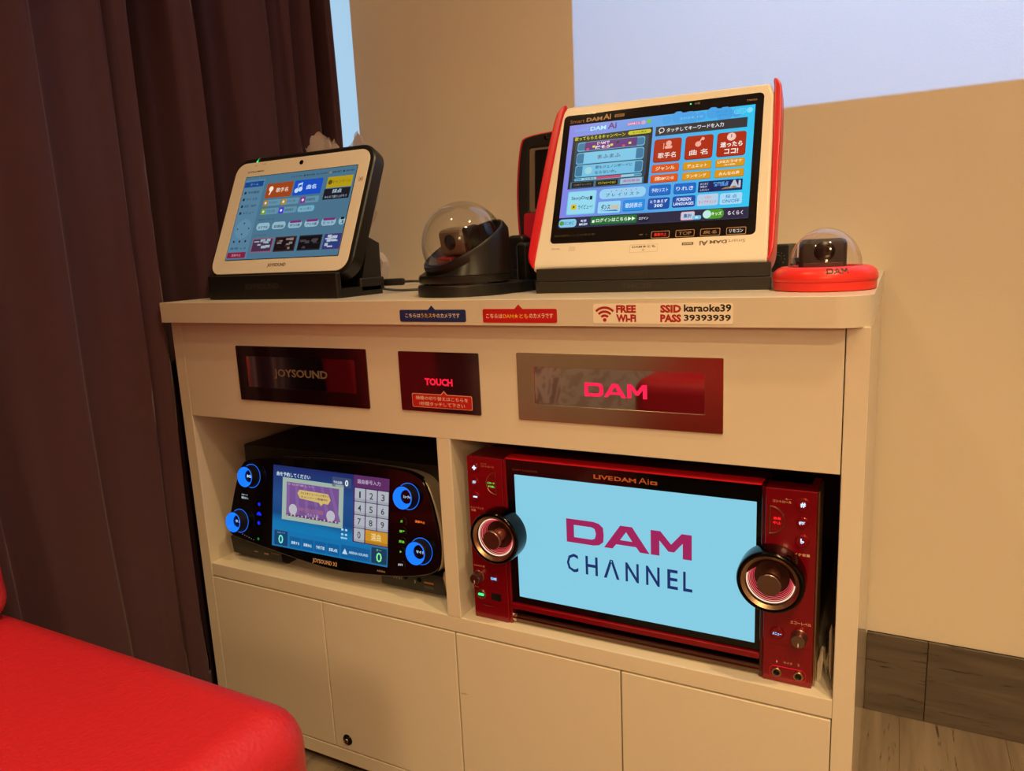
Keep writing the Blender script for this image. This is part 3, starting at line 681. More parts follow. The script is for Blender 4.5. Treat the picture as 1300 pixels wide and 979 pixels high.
for a, b, t in ((.495, .640, '歌手名'), (.660, .803, '曲 名')):
    pr.rect(a, .552, b, .770, (140, 34, 14), 2, .0035).rect(a + .003, .560, b - .003, .768, (172, 42, 14), 3, .003).text(t, a + .025, .590, b - .025, .642, (250, 240, 230), 4, .006)
pr.disc(.573, .725, .0036, (240, 170, 150), 4).rect(.553, .675, .593, .703, (240, 170, 150), 4, .002).rect(.545, .675, .549, .73, (240, 170, 150), 4)
pr.disc(.727, .69, .0036, (240, 170, 150), 4).poly([(.728, .70), (.734, .695), (.752, .75), (.746, .752)], (240, 170, 150), 4).disc(.75, .735, .002, (240, 170, 150), 4)
pr.rect(.822, .551, .966, .770, (140, 34, 14), 2, .0035).rect(.825, .559, .963, .768, (172, 42, 14), 3, .003).text('迷ったら', .840, .635, .950, .685, (250, 240, 230), 4, .03).text('ココ!', .862, .575, .93, .620, (250, 240, 230), 4, .03).disc(.893, .727, .0052, (240, 200, 185), 4).rect(.891, .72, .895, .75, (172, 42, 14), 5)
for a, b, c, d, t, col in ((.493, .457, .637, .534, 'ジャンル', (216, 84, 22)), (.492, .364, .636, .439, '月間DAMベスト50', (216, 84, 22)), (.657, .457, .803, .532, 'デュエット', (218, 148, 20)), (.657, .367, .803, .439, 'ランキング', (218, 148, 20)), (.822, .456, .966, .532, 'LIVEカラオケ', (218, 148, 20)), (.821, .365, .966, .437, 'みんなの声', (218, 148, 20))):
    pr.rect(a, b, c, d, tuple(int(x * .8) for x in col), 2, .002).rect(a + .002, b + .006, c - .002, d, col, 3, .002)
    if t[0] == 'L': pr.text(t, a + .012, b + .038, c - .012, d - .012, (255, 236, 205), 4, .015).text('(本人映像)', a + .045, b + .012, c - .045, b + .03, (255, 236, 205), 4, .01)
    else: pr.text(t, a + .022, b + .02, c - .022, d - .02, (255, 236, 205), 4, .015)
for a, b, c, d, t, col in ((.490, .248, .604, .345, '予約リスト', (18, 104, 196)), (.620, .248, .734, .344, 'りれき', (18, 104, 196)), (.490, .124, .604, .227, 'とりあえず|300', (20, 76, 166)), (.618, .127, .735, .229, 'FOREIGN|LANGUAGES', (20, 76, 166)), (.356, .122, .473, .227, '歌詞表示', (26, 140, 226))):
    pr.rect(a, b, c, d, tuple(int(x * .75) for x in col), 2, .0025).rect(a + .002, b + .006, c - .002, d, col, 3, .0025)
    if '|' in t:
        t1, t2 = t.split('|'); k1 = .012 if len(t1) < 7 or t1[0] == 'と' else .022
        pr.text(t1, a + k1, b + .056, c - k1, b + .086, (235, 245, 255), 4, .015).text(t2, a + (.035 if t2 == '300' else .007), b + .018, c - (.035 if t2 == '300' else .007), b + .046, (235, 245, 255), 4, .015)
    else: pr.text(t, a + .013, b + .03, c - .013, d - .03, (225, 242, 255), 4, .006)
pr.rect(.745, .247, .963, .345, (20, 32, 92), 3, .001).text('まだまだ', .755, .312, .795, .332, (210, 220, 240), 4).text('機能が', .755, .287, .79, .306, (210, 220, 240), 4).text('止まらない!', .755, .258, .80, .278, (210, 220, 240), 4)
pr.text('精密採点', .82, .290, .895, .332, (90, 160, 230), 4, .03).text('Ai', .90, .268, .955, .338, (190, 196, 205), 4, .05).poly([(.86, .262), (.95, .268), (.93, .285), (.88, .28)], (150, 120, 70), 4)
pr.rect(.745, .128, .849, .230, (176, 206, 232), 3, .002).text('<3>', .78, .188, .815, .212, (236, 120, 110), 4, .01).text('ライブサウンド', .752, .145, .842, .175, (226, 90, 84), 4, .015)
pr.rect(.858, .127, .965, .225, (166, 216, 240), 3, .002).text('採 点', .885, .18, .94, .212, (40, 130, 200), 4, .015).text('ON/OFF', .870, .14, .953, .170, (40, 130, 200), 4, .015)
pr.rect(.218, .250, .473, .344, (148, 206, 238), 3, .006).text('プ レ イ リ ス ト', .255, .270, .44, .302, (40, 80, 130), 4, .012)
for q in range(6): pr.disc(.285 + q * .027, .318 + .006 * (q % 2), .0008, (200, 60, 90), 4, n=6)
pr.rect(.037, .121, .202, .345, (120, 200, 232), 2, .002).rect(.042, .130, .197, .338, (146, 216, 238), 3, .002).text('SaucyDog🎸'[:8], .060, .255, .160, .295, (30, 50, 90), 4, .01).rect(.165, .255, .180, .29, (20, 20, 30), 4)
pr.rect(.062, .168, .094, .220, (210, 190, 40), 4, .001).poly([(.073, .18), (.073, .208), (.086, .194)], (40, 40, 30), 5).text('ライビュー!', .103, .170, .185, .212, (30, 50, 90), 4, .012)
pr.rect(.217, .118, .342, .227, (150, 214, 240), 3, .002).text('ダンス', .235, .150, .285, .2, (40, 40, 60), 4, .03).text('CHANNEL', .285, .15, .335, .19, (230, 170, 30), 4, .03).poly([(.225, .14), (.335, .13), (.32, .145)], (40, 110, 200), 4)
pr.rect(.029, .369, .480, .880, (26, 30, 40), 2).rect(.047, .440, .462, .822, (40, 62, 80), 3)
pr.poly([(.029, .84), (.47, .84), (.48, .895), (.034, .88)], (24, 24, 30), 3).text('歌ってもらえるキャンペーン', .040, .838, .33, .876, (210, 220, 30), 4, .006).rect(.345, .842, .472, .880, (196, 192, 40), 4, .003).text('もっと見る', .37, .852, .445, .870, (60, 60, 20), 5, .012)
def card(y0, y1, mid):
    pr.rect(.062, y0, .443, y1, (100, 176, 210), 4, .003).rect(.065, y0 + .01, .11, y1 - .01, (52, 118, 156), 5, .003).rect(.395, y0 + .01, .44, y1 - .01, (52, 118, 156), 5, .003).rect(.105, y0 + .004, .4, y1 - .004, mid, 6)
card(.728, .818, (92, 44, 120)); pr.text('DAMで', .175, .778, .245, .808, (235, 200, 230), 7, .03).text('探そう', .165, .738, .25, .770, (245, 245, 250), 7, .03)
for q in range(8): pr.rect(.115 + q * .034, .735 + .02 * (q % 3), .13 + q * .034, .755 + .02 * (q % 3), ((210, 70, 120), (230, 210, 80), (40, 30, 60))[q % 3], 7)
card(.602, .716, (120, 196, 230)); pr.text('まふまふ', .185, .640, .315, .680, (96, 110, 140), 7, .03)
card(.478, .594, (112, 190, 226)); pr.text('君もジュノンボーイに', .178, .545, .385, .575, (24, 44, 80), 7, .012).text('ならないか。', .178, .495, .30, .525, (24, 44, 80), 7, .012).disc(.14, .535, .005, (150, 210, 220), 7)
card(.442, .470, (150, 200, 220)); pr.rect(.19, .445, .33, .468, (196, 70, 110), 7).text('また来る', .12, .447, .18, .465, (30, 20, 30), 7)
pr.rect(.042, .372, .455, .436, (60, 108, 132), 4)
for a, b, t, cc, bgc in ((.052, .178, 'DAMチャンネル', (110, 110, 110), (18, 18, 20)), (.191, .315, 'インフォメーション', (220, 214, 40), (18, 18, 20)), (.328, .446, '連続動画', (190, 70, 160), (150, 190, 215))): pr.rect(a, .378, b, .430, bgc, 5).text(t, a + .012, .393, b - .012, .417, cc, 6, .01)
pr.rect(0, 0, 1, .098, (42, 40, 66), 2)
pr.rect(.002, .006, .103, .082, (130, 200, 230), 3, .004).text('はじめに', .03, .028, .09, .06, (60, 90, 140), 4, .01).disc(.018, .044, .003, (90, 150, 60), 4)
pr.rect(.115, .006, .172, .078, (28, 40, 90), 3, .001).text('新規', .128, .045, .16, .07, W_, 4, .02).text('無料登録', .12, .015, .168, .037, W_, 4, .02)
pr.rect(.184, .016, .438, .088, (30, 110, 50), 3, .001).text('ログインはこちら▶▶', .215, .034, .43, .072, (235, 250, 235), 4, .02).rect(.193, .034, .206, .058, (235, 250, 235), 4)
pr.rect(.444, .016, .506, .082, (24, 22, 50), 3, .004).text('ログイン', .45, .036, .50, .062, W_, 4, .015)
pr.rect(.668, .010, .738, .084, (230, 170, 190), 3, .002).rect(.673, .018, .733, .076, (190, 206, 226), 4, .001).text('集計', .682, .028, .725, .066, (40, 80, 140), 5, .02).rect(.728, .010, .772, .045, (110, 190, 230), 6, .002).text('中', .742, .016, .757, .038, (250, 250, 250), 7, .02)
pr.rect(.781, .010, .882, .092, (76, 150, 34), 3, .005).text('キッズ', .822, .035, .872, .070, (240, 255, 230), 4, .02).disc(.80, .05, .005, (190, 232, 230), 4)
pr.rect(.891, .010, .986, .091, (44, 34, 62), 3, .005).text('らくらく', .902, .032, .975, .068, (240, 236, 245), 4, .02)
pr.build('screen_picture', dg)
pr = Print(DF, base=.00012)
GD = (150, 118, 84)
pr.text('Smart', -.0002, .1478, .0200, .1530, GD, 1, 0).text('DAM', .0225, .1480, .0440, .1535, (176, 150, 120), 1, .04).text('Ai', .0455, .1483, .0555, .1560, (190, 160, 130), 1, .02).rect(.0605, .1498, .0735, .1540, GD, 1, .0005).text('2DAYS', .062, .1508, .072, .153, (10, 9, 9), 2, .02).cut('lettering', dg)
pr.text('TM30', .2242, .1500, .2365, .1524, GD, 1, .02).cut('lettering', dg).text('充電', .1625, .1540, .1690, .1570, (150, 140, 120), 1).cut('lettering', dg).text('指定期間につき利用注意!', -.0036, -.0118, .0515, -.0088, (70, 56, 44), 1).cut('lettering', dg)
pr.rect(.1080, -.0148, .1125, -.0136, (110, 90, 70), 1).rect(.1165, -.0149, .1172, -.0135, (110, 90, 70), 1).cut('lettering', dg).disc(.1178, .1577, .0008, (60, 40, 30), 1).cut('light_sensor', dg)
for i, (a, b, t, cc, e) in enumerate(((.1228, .1452, '演奏中止', (255, 50, 40), 1), (.1526, .1749, 'TOP', (150, 116, 84), 0), (.1817, .2047, '戻る', (160, 126, 94), 0), (.2116, .2339, 'リモコン', (240, 226, 210), 1))):
    pr.poly([rrect(a, -.0197, b, -.0107, .0015), rrect(a + .0006, -.0191, b - .0006, -.0113, .0012)], (190, 150, 116), 1)
    pr.text(t, a + .0035, -.0174, b - .0035, -.0130, emat(cc, 1) if e else cc, 2, .012).cut('touch_key', dg)
Print(DF, glow=1.2).disc(.1576, .1556, .0011, (70, 255, 110), 1).build('status_light', dt)
pr = Print(lambda a, b, c=0: DT(a, b, c + .0005)); cc = (112, 92, 70)
pr.poly([rrect(.0975, -.0368, .1322, -.0268, .001), rrect(.0978, -.0365, .1319, -.0271, .001)], (190, 168, 140), 1).text('DAM★とも', .1005, -.0312, .1293, -.0278, (90, 72, 54), 1, .02).disc(.1145, -.0340, .0012, cc, 1, .0008).cut('reader_mark', dt)
pr.text('Smart', .2145, -.0296, .2335, -.0256, (150, 128, 100), 1, 0, True).text('DAM', .1935, -.0298, .2130, -.0256, cc, 1, .04, True).text('Ai', .1815, -.0316, .1915, -.0256, cc, 1, .03, True).rect(.1610, -.0302, .1745, -.0266, cc, 1, .0005).text('2DAYS', .1625, -.0294, .173, -.0274, (236, 226, 210), 2, .02, True).cut('lettering', dt)
pr.text('DV162', -.0056, -.0290, .0054, -.0268, (150, 126, 98), 1).cut('lettering', dt)
for i in range(3):
    for j in range(4): pr.disc(.0185 + j * .0022 + (i % 2) * .0011, -.0308 + i * .0022, .0006, (170, 146, 116), 1, n=6)
pr.build('speaker_grille', dt)['kind'] = 'stuff'

# ------------------------------------------------------------------ small control box behind the big tablet
cbx = thing('control_box', (.84, .32, ZCT), 'small black control box with dials behind the big white tablet', 'control box')
MB().box(.790, .884, .270, .37, ZCT + .003, ZCT + .0475, .002, 1).build('case', M_BLKM, cbx)
for xx in (.8, .874):
    for yy in (.28, .36): MB().lathe([(.004, ZCT), (.004, ZCT + .004)], up((xx, yy, 0)), 12).build('foot', M_BLK, cbx)
fb = frame((0, .270, 0))
for a, b in ((.871, ZCT + .029), (.845, ZCT + .029), (.82, ZCT + .029)):
    MB().lathe([(0, .009), (.0046, .009), (.0052, .008), (.0055, 0)], fb, 20, None, a, b).build('dial', M_BLK, cbx)
    pr = Print(fb)
    for q in range(9): t = -PI * .2 + q * PI * 1.4 / 8; pr.disc(a + .0085 * math.cos(t), b + .0085 * math.sin(t), .0005, (170, 160, 150), 1, n=6)
    pr.build('dial_marks', cbx)
Print(fb, glow=3).disc(.866, ZCT + .009, .0011, (255, 90, 220), 2).build('status_light', cbx)

# ------------------------------------------------------------------ red dome camera
rd = thing('dome_camera', (.9425, .0896, ZCT), 'red dome camera with an upright clear dome at the counter corner', 'camera')
u = up((.9435, .0905, ZCT))
MB().lathe([(0, .0002), (.0500, .0002), (.0517, .001), (.0522, .0095), (.0517, .0098)], u, 64).build('base', M_REDORANGE, rd)
MB().lathe([(.0517, .0098), (.0527, .0104), (.0533, .0130), (.0528, .0165), (.0510, .0203), (.0476, .0234), (.0435, .0250), (.0400, .0252), (.0384, .0248), (.0378, .0238), (.0376, .016), (0, .015)], u, 64).build('collar', M_REDORANGE, rd, ang=60)
MB().lathe([(.0372 * math.cos(t), .0240 + .0410 * math.sin(t)) for t in [PI / 2 * i / 16 * .997 for i in range(17)]], u, 48).build('clear_dome', M_DOME, rd, ang=80)
MC = Matrix.Translation((.9415, .092, ZCT + .0365)) @ Matrix.Rotation(.12, 4, 'Z')
ci = MB().box(-.0245, .0235, -.011, .013, -.019, .0175, .006, 3, None, MC).build('inner_camera', mat('dark_brown_plastic', (44, 34, 30), .4), rd)
cfr = lambda a, b, c=0: MC @ V((a, -.011 - c, b))
lens(cfr, .001, .004, .0105, ci)
MB().box(-.020, .020, -.0114, -.0105, -.017, -.008, .002, 1, None, MC).build('front_plate', mat('maroon_plastic', (84, 26, 28), .4), ci)
MB().lathe([(0, .008), (.0035, .008), (.0042, .0065), (.0042, 0)], lambda a, b, c=0: MC @ V((-.0245 - c, a, b - .006)), 18).build('knob', M_BLKG, ci)
CP = [(.0533, .0130), (.0528, .0165), (.0510, .0203), (.0476, .0234), (.0435, .0250), (.0400, .0252)]
def tf(a, b, c=0):      # wraps flat artwork around the collar
    d = b + .0090
    for (r0, h0), (r1, h1) in zip(CP, CP[1:]):
        l = math.hypot(r1 - r0, h1 - h0)
        if d <= l or r1 == .0400: break
        d -= l
    t = d / l; r = r0 + (r1 - r0) * t + (h1 - h0) / l * .0004; h = h0 + (h1 - h0) * t - (r1 - r0) / l * .0004
    th = -PI / 2 + .34 + a / .050
    return V((.9435 + r * math.cos(th), .0905 + r * math.sin(th), ZCT + h))
pr = Print(tf); block_dam(pr, -.0110, -.0034, .0100, .0034, (70, 14, 20), 1); pr.build('lettering', rd)

# ------------------------------------------------------------------ left player in the bay (black, blue-lit knobs)
XF = frame((.1451, .02, .356), .002, .166)
XW, XH = .2278, .1296
x1p = thing('karaoke_player', (.25, .2, ZST), 'black karaoke player with four blue-lit knobs and a number pad screen', 'karaoke player')
fo = [(-.0529, .1350), (.0104, .1425), (.1283, .1472), (.2222, .1462), (.2650, .1435), (.2880, .1320), (.3076, .0889), (.3185, .0440), (.3175, .0130), (.3060, .0020), (.2746, -.0070), (.2237, -.0148), (.1332, -.0222), (.0553, -.0160), (-.0065, -.0085), (-.0800, .0000), (-.0975, .0060), (-.1005, .0190), (-.0848, .0939), (-.0710, .1270)]
fo = smooth_poly(fo, 2)
cxm, czm = .110, .062
MB().box(.044, .466, .075, .43, ZST + .018, .5005, .003, 2).build('case', M_BLKM, x1p)
sh_ = [(cxm + (a - cxm) * (1.014 if a > cxm else .99), czm + (b - czm) * .975) for a, b in fo]
MB().prism([sh_], XF, -.055, -.0042, .004).build('silver_shell', M_SILVER, x1p)
MB().prism([fo], XF, -.012, -.0008, .003).build('front_panel', M_BLKG, x1p)
xs_ = MB().prism([rrect(-.001, -.001, XW + .001, XH + .001, .001, 1)], XF, -.0012, -.0002).build('screen', M_SCREEN, x1p)
XS = lambda a, b, c=0: XF(a, b, c - .0002)
def xgrad():
    mt = mat('player_screen_gradient', (4, 4, 4), .25, 0, .3); nt = mt.node_tree; N = nt.nodes; L = nt.links; b = N['Principled BSDF']
    at = N.new('ShaderNodeTexCoord'); sp = N.new('ShaderNodeSeparateXYZ'); L.new(at.outputs['Object'], sp.inputs[0])
    n = N.new('ShaderNodeTexWave'); n.inputs['Scale'].default_value = 4; n.inputs['Distortion'].default_value = 5; n.bands_direction = 'Z'
    L.new(at.outputs['Object'], n.inputs['Vector'])
    mr = N.new('ShaderNodeMapRange'); mr.inputs[1].default_value = .356 - ZST; mr.inputs[2].default_value = .484 - ZST; L.new(sp.outputs[2], mr.inputs[0])
    ad = N.new('ShaderNodeMath'); ad.operation = 'MULTIPLY_ADD'; ad.inputs[1].default_value = .07; L.new(n.outputs['Fac'], ad.inputs[0]); L.new(mr.outputs[0], ad.inputs[2])
    r = N.new('ShaderNodeValToRGB'); e = r.color_ramp.elements; e[0].color = (*lin((20, 84, 150)), 1); e[1].color = (*lin((34, 44, 104)), 1)
    for p_, c in ((.12, (16, 130, 190)), (.3, (24, 120, 180)), (.45, (24, 72, 130)), (.7, (38, 78, 140))): q = e.new(p_); q.color = (*lin(c), 1)
    L.new(ad.outputs[0], r.inputs[0]); L.new(r.outputs[0], b.inputs['Emission Color']); b.inputs['Emission Strength'].default_value = .9
    return mt
pr = Print(XS, XW, XH, glow=1.0, base=.00012)
pr.rect(0, 0, 1, 1, xgrad(), 1)
pr.text('曲を予約してください', .034, .872, .340, .925, (196, 214, 232), 3, .02)
pr.rect(.530, .832, .692, .945, (60, 74, 110), 2, .002).text('予約曲数', .540, .865, .618, .902, (196, 208, 226), 3, .012).text('0', .640, .850, .668, .925, (230, 238, 248), 3, .02)
pr.poly([(.088, .345), (.628, .352), (.630, .858), (.090, .862)], (156, 176, 164), 2)
pr.poly([(.128, .398), (.590, .402), (.592, .808), (.128, .812)], (116, 80, 140), 3)
for q in range(6): pr.poly([(.13 + q * .075, .81), (.155 + q * .075, .81), (.13 + q * .09 + .03, .42), (.13 + q * .09, .42)], (126, 92, 152), 3.4)
pr.rect(.128, .398, .590, .425, (96, 60, 116), 3.6)
pr.poly([(.228, .690), (.245, .735), (.50, .728), (.522, .66), (.50, .605), (.46, .61), (.44, .575), (.42, .612), (.25, .632)], (206, 178, 108), 4)
pr.text('うたスキミュージックポスト', .255, .685, .505, .715, (70, 50, 60), 5, .012).text('キャンペーン開催中!!', .262, .640, .495, .668, (70, 50, 60), 5, .012)
pr.text('新曲配信', .32, .525, .42, .565, (96, 70, 110), 5).text('特別企画', .235, .47, .46, .525, (150, 96, 130), 5, .03).text('うたスキ', .32, .425, .42, .465, (190, 170, 200), 5)
pr.text('毎日が楽しい!', .135, .775, .37, .80, (200, 150, 190), 5, .012)
for (a, b) in ((.19, .485), (.525, .475)):   # plain pale blobs where the picture shows its figures
    pr.disc(a, b, .0085, (184, 180, 190), 4, n=16)
for q in range(14): pr.rect(.135 + q * .033, .402, .148 + q * .033, .412 + .012 * (q % 3), (190, 176, 150), 4)
pr.rect(.615, .24, .668, .25, (170, 215, 235), 3)
for a, b in ((.618, .33), (.65, .33), (.618, .275), (.65, .275)): pr.rect(a, b, a + .018, b + .022, (170, 215, 235), 3)
pr.text('最大化', .617, .232, .667, .258, (180, 222, 240), 4)
pr.rect(.712, 0.22, 1, 1, (70, 40, 92), 2).rect(.718, .862, 1, .998, (92, 44, 96), 3)
pr.text('選曲番号入力', .742, .905, .930, .955, (190, 176, 200), 4, .005)
KX = [(.725, .810), (.818, .904), (.912, .997)]; KY = [(.702, .850), (.548, .694), (.394, .540), (.232, .386)]
for i in range(9):
    a, b = KX[i % 3]; c, d = KY[i // 3]; pr.rect(a, c, b, d, (156, 160, 168), 4, .0008).rect(a, c + .03, b, d, (172, 176, 184), 5, .0008).text(str(i + 1), a + (.028 if i else .036), c + .038, b - (.030 if i else .036), d - .035, (52, 56, 66), 6, .01)
pr.rect(.725, .232, .810, .386, (156, 160, 168), 4, .0008).rect(.725, .262, .810, .386, (172, 176, 184), 5, .0008).text('0', .754, .270, .780, .352, (52, 56, 66), 6, .01)
pr.rect(.818, .232, .997, .386, (176, 120, 28), 4, .0008).rect(.818, .262, .997, .386, (200, 142, 40), 5, .0008).text('選曲', .865, .275, .945, .360, (240, 214, 150), 6, .004)
pr.rect(0, .0, 1, .21, (22, 112, 170), 2)
pr.rect(.018, .012, .152, .208, (40, 108, 150), 3, .002).rect(.023, .02, .147, .20, (20, 66, 112), 4, .002).text('スピード', .05, .165, .12, .185, (150, 200, 220), 5).text('0', .062, .04, .106, .15, (120, 232, 200), 5, .012)
for i, t in enumerate(('演奏する', '演奏停止', '予約確認', '採点')):
    a = .165 + i * .112; pr.rect(a, .02, a + .104, .15, (18, 92, 150), 3, .001).text(t, a + .014, .06, a + .09, .10, (196, 222, 240), 4, .02)
pr.rect(.618, .02, .858, .165, (18, 92, 150), 3, .001).text('ARENA SOUND', .685, .075, .845, .105, (186, 214, 234), 4, .02).poly([(.63, .06), (.675, .06), (.652, .125)], (186, 214, 234), 4)
pr.rect(.866, .015, .998, .208, (60, 100, 120), 3, .002).rect(.871, .022, .993, .2, (24, 60, 92), 4, .002).text('キー', .91, .16, .95, .19, (130, 220, 150), 5).text('0', .91, .04, .955, .15, (140, 240, 150), 5, .012)
pr.build('screen_picture', xs_)
XP = lambda a, b, c=0: XF(a, b, c - .0008)
pr = Print(XP); pr.text('JOYSOUND X1', .0845, -.0162, .1330, -.0078, (214, 176, 140), 1, .03).cut('lettering', x1p).text('AKIRA', .2085, -.0092, .2240, -.0062, (190, 160, 130), 1); pr.build('lettering', x1p)
BL = (20, 110, 255)
kn = [(-.0478, .1063, 'BGM'), (-.0722, .0298, 'うた'), (.2610, .1080, 'ミュージック'), (.2855, .0322, 'マイク')]
for a, b, t in kn:
    k_ = MB().lathe([(.0172, 0), (.0168, .0140), (.0160, .0148), (.0152, .0150)], XP, 40, None, a, b).build('knob', M_BLKM, x1p)
    g = MB(); g.lathe([(.0196, .0006), (.0184, .0006)], XP, 40, emat((30, 110, 235), 1.0), a, b)
    g.lathe([(.0162, .0151), (.0150, .0151), (.0144, .0148), (.0104, .0052), (.0100, .0050)], XP, 40, emat(BL, 1.35), a, b); g.keep = 1
    g.build('light_ring', None, k_)
    MB().lathe([(0, .0050), (.0106, .0050)], XP, 32, None, a, b).build('dial_face', M_BLKG, k_)
    Print(lambda p, q, c=0: XP(p, q, c + .0050), glow=1.1).text(t, a - .0050, b - .0022, a + .0088, b + .0022, (190, 225, 255), 2, .03).build('lettering', k_)
pr = Print(XP, glow=1.0)
pr.text('スタート', -.070, .0722, -.056, .0752, (200, 220, 235), 1, .01).text('頭出し', -.070, .0670, -.054, .0705, (200, 220, 235), 1, .01).cut('lettering', x1p)
pr.disc(-.030, .062, .0028, (20, 40, 255), 1).cut('indicator_light', x1p).poly([(-.0355, .0440), (-.0245, .0440), (-.0255, .0475), (-.030, .0500), (-.0345, .0475)], (20, 40, 255), 1).cut('indicator_light', x1p).disc(-.030, .0315, .0030, (20, 40, 255), 1).cut('indicator_light', x1p)
pr.disc(-.0305, .0055, .0022, (20, 130, 60), 1).cut('indicator_light', x1p)
for i in range(6): pr.disc(-.066 + i * .005, .0085 - i * .0012, .0006, (170, 170, 170), 1, n=6)
pr.cut('level_dots', x1p)
GN = (120, 220, 70)
pr.text('♯', .2485, .0685, .2520, .0728, GN, 1, .01).cut('indicator_light', x1p).text('標準', .2470, .0540, .2565, .0578, GN, 1, .015).cut('indicator_light', x1p).text('原曲', .2466, .0392, .2560, .0430, GN, 1, .015).cut('indicator_light', x1p).text('▶', .2488, .0245, .2520, .0280, GN, 1).cut('indicator_light', x1p).text('JOY', .2460, .0050, .2550, .0088, (220, 225, 240), 1, .02).cut('indicator_light', x1p).text('演奏中止', .2735, .0718, .2905, .0756, (255, 120, 50), 1, .015).cut('indicator_light', x1p)
pr = Print(XP); GY = (90, 84, 84)
for b in (.0705, .0560, .0412, .0262, .0070): pr.disc(.2525, b, .0066, GY, .5, .0063, 20, -.6, 1.5)
pr.build('button_outlines', x1p)
# feet of the left player
for s_, (xa, xb) in enumerate(((.040, .150), (.350, .462))):
    f_ = MB(); n_ = 5
    pf = [(.034, .322), (.046, ZST + .0005), (.13, ZST + .0005), (.13, .352), (.031, .352)]
    wedge(f_, xa, xb, pf); f = f_.build('foot', M_BLK, x1p)
    pr = Print(frame((0, .0325, 0), 0, 0))
    if s_: pr.text('マイク1', .372, .334, .388, .338, (190, 180, 170), 1).cut('lettering', f).text('2', .410, .3335, .413, .338, (190, 180, 170), 1).cut('lettering', f).rect(.4275, .336, .444, .344, (150, 96, 40), 1, .001).rect(.4275, .328, .444, .333, (60, 56, 56), 1, .001)
    else: pr.rect(.09, .331, .098, .333, (170, 130, 90), 1).rect(.112, .330, .122, .333, (170, 130, 90), 1).rect(.128, .3335, .146, .3360, (110, 84, 74), 1)
    pr.build('print', f)
    if s_:
        for a in (.395, .4195): MB().lathe([(.0034, 0), (.0034, .001), (.002, .0012), (.0018, -.001), (0, -.001)], frame((0, .0322, 0)), 16, None, a, .3395).build('jack', M_DCHROME, f)
wedge(MB(), .462, .466, [(.040, ZST + .001), (.15, ZST + .001), (.15, .358), (.034, .358), (.031, .350)]).build('side_trim', M_SILVER, x1p)

# ------------------------------------------------------------------ right player in the bay (red)
dp = thing('karaoke_player', (.737, .2, ZST), 'red karaoke player with two big ring-lit knobs and a pale blue screen', 'karaoke player')
fp = frame((0, .013, 0))
MB().box(.529, .945, .035, .43, ZST + .006, .5405, .002, 1).build('case', mat('dark_red_case', (58, 12, 18), .3, .2), dp)
MB().box(.560, .915, .075, .42, .5400, .5455, .002, 1).build('top_ridge', mat('dark_red_case', (58, 12, 18)), dp)
MB().box(.9455, .9485, .036, .40, ZST + .006, .538).build('side_plate', M_BLKG, dp)
lp = MB().prism([rrect(.5232, ZST + .0008, .5755, .5412, .0015, 2)], frame((0, .013, 0)), -.05, 0, .0012).build('side_console', M_REDMET, dp)
rp = MB().prism([rrect(.8985, ZST + .0003, .9505, .5405, .0015, 2)], frame((0, .013, 0)), -.05, 0, .0012).build('side_console', M_REDMET, dp)
MB().box(.5755, .5800, .0145, .05, ZST + .001, .5405, .0006, 1).build('inner_edge', M_REDMET, dp)
MB().box(.8945, .8985, .0145, .05, ZST + .001, .5405, .0006, 1).build('inner_edge', M_REDDK, dp)
MB().box(.9505, .9530, .018, .06, ZST + .002, .5395, .0006, 1).build('edge_trim', M_BRONZE, dp)
gl = MB().box(.5800, .8945, .0170, .034, .3440, .5412, .0008, 1).build('front_glass', M_BLKG, dp)
MB().box(.5800, .8945, .0140, .034, .5412, .5434, .0006, 1).build('top_trim', M_RED, dp)
MB().box(.5800, .8945, .0130, .034, .3362, .3440, .0010, 1).build('lower_trim', M_REDMET, dp)
MB().box(.5800, .8945, .0300, .04, ZST + .002, .3362).build('recess', M_BLKG, dp)
MB().tube([(.5800, .0225, .3215), (.8945, .0225, .3215)], .0068, 20).build('chrome_bar', mat('brown_chrome', (120, 96, 84), .16, 1), dp)
MB().tube([(.5790, .0225, .3215), (.5850, .0225, .3215)], .0074, 20).build('bar_collar', M_CHROME, dp)
sf = frame((.5913, .0166, .3540))
ds_ = MB().prism([rrect(0, 0, .2976, .1672, .0004, 1)], sf, -.0004, .0002).build('screen', emat((133, 204, 227), 1.0), dp)
pr = Print(lambda a, b, c=0: sf(a, b, c + .0002), .2976, .1672, glow=1.0)
block_dam(pr, .236, .522, .762, .706, (158, 36, 90), 1)
NV = (24, 48, 104)
for t, a, b in (('C', .233, .285), ('H', .318, .372), ('Λ', .398, .466), ('N', .492, .548), ('N', .578, .634), ('E', .665, .707), ('L', .728, .764)): pr.text(t, a, .285, b, .432, NV, 1, .012)
pr.build('screen_picture', ds_)
gf = frame((0, .0170, 0))
OG = (196, 104, 60)
pr = Print(gf); pr.text('LIVE', .6992, .5272, .7240, .5326, OG, 1, .03).text('DAM', .7255, .5272, .7525, .5326, OG, 1, .03).text('Ai', .7555, .5272, .7680, .5345, OG, 1, 0).rect(.7695, .5274, .7778, .5316, OG, 1, .0008).rect(.7715, .5286, .7758, .5304, (20, 8, 8), 2, .0004).cut('lettering', gl).text('DAM RG8000R', .5890, .5264, .6245, .5290, (120, 52, 40), 1)
pr.build('lettering', gl)
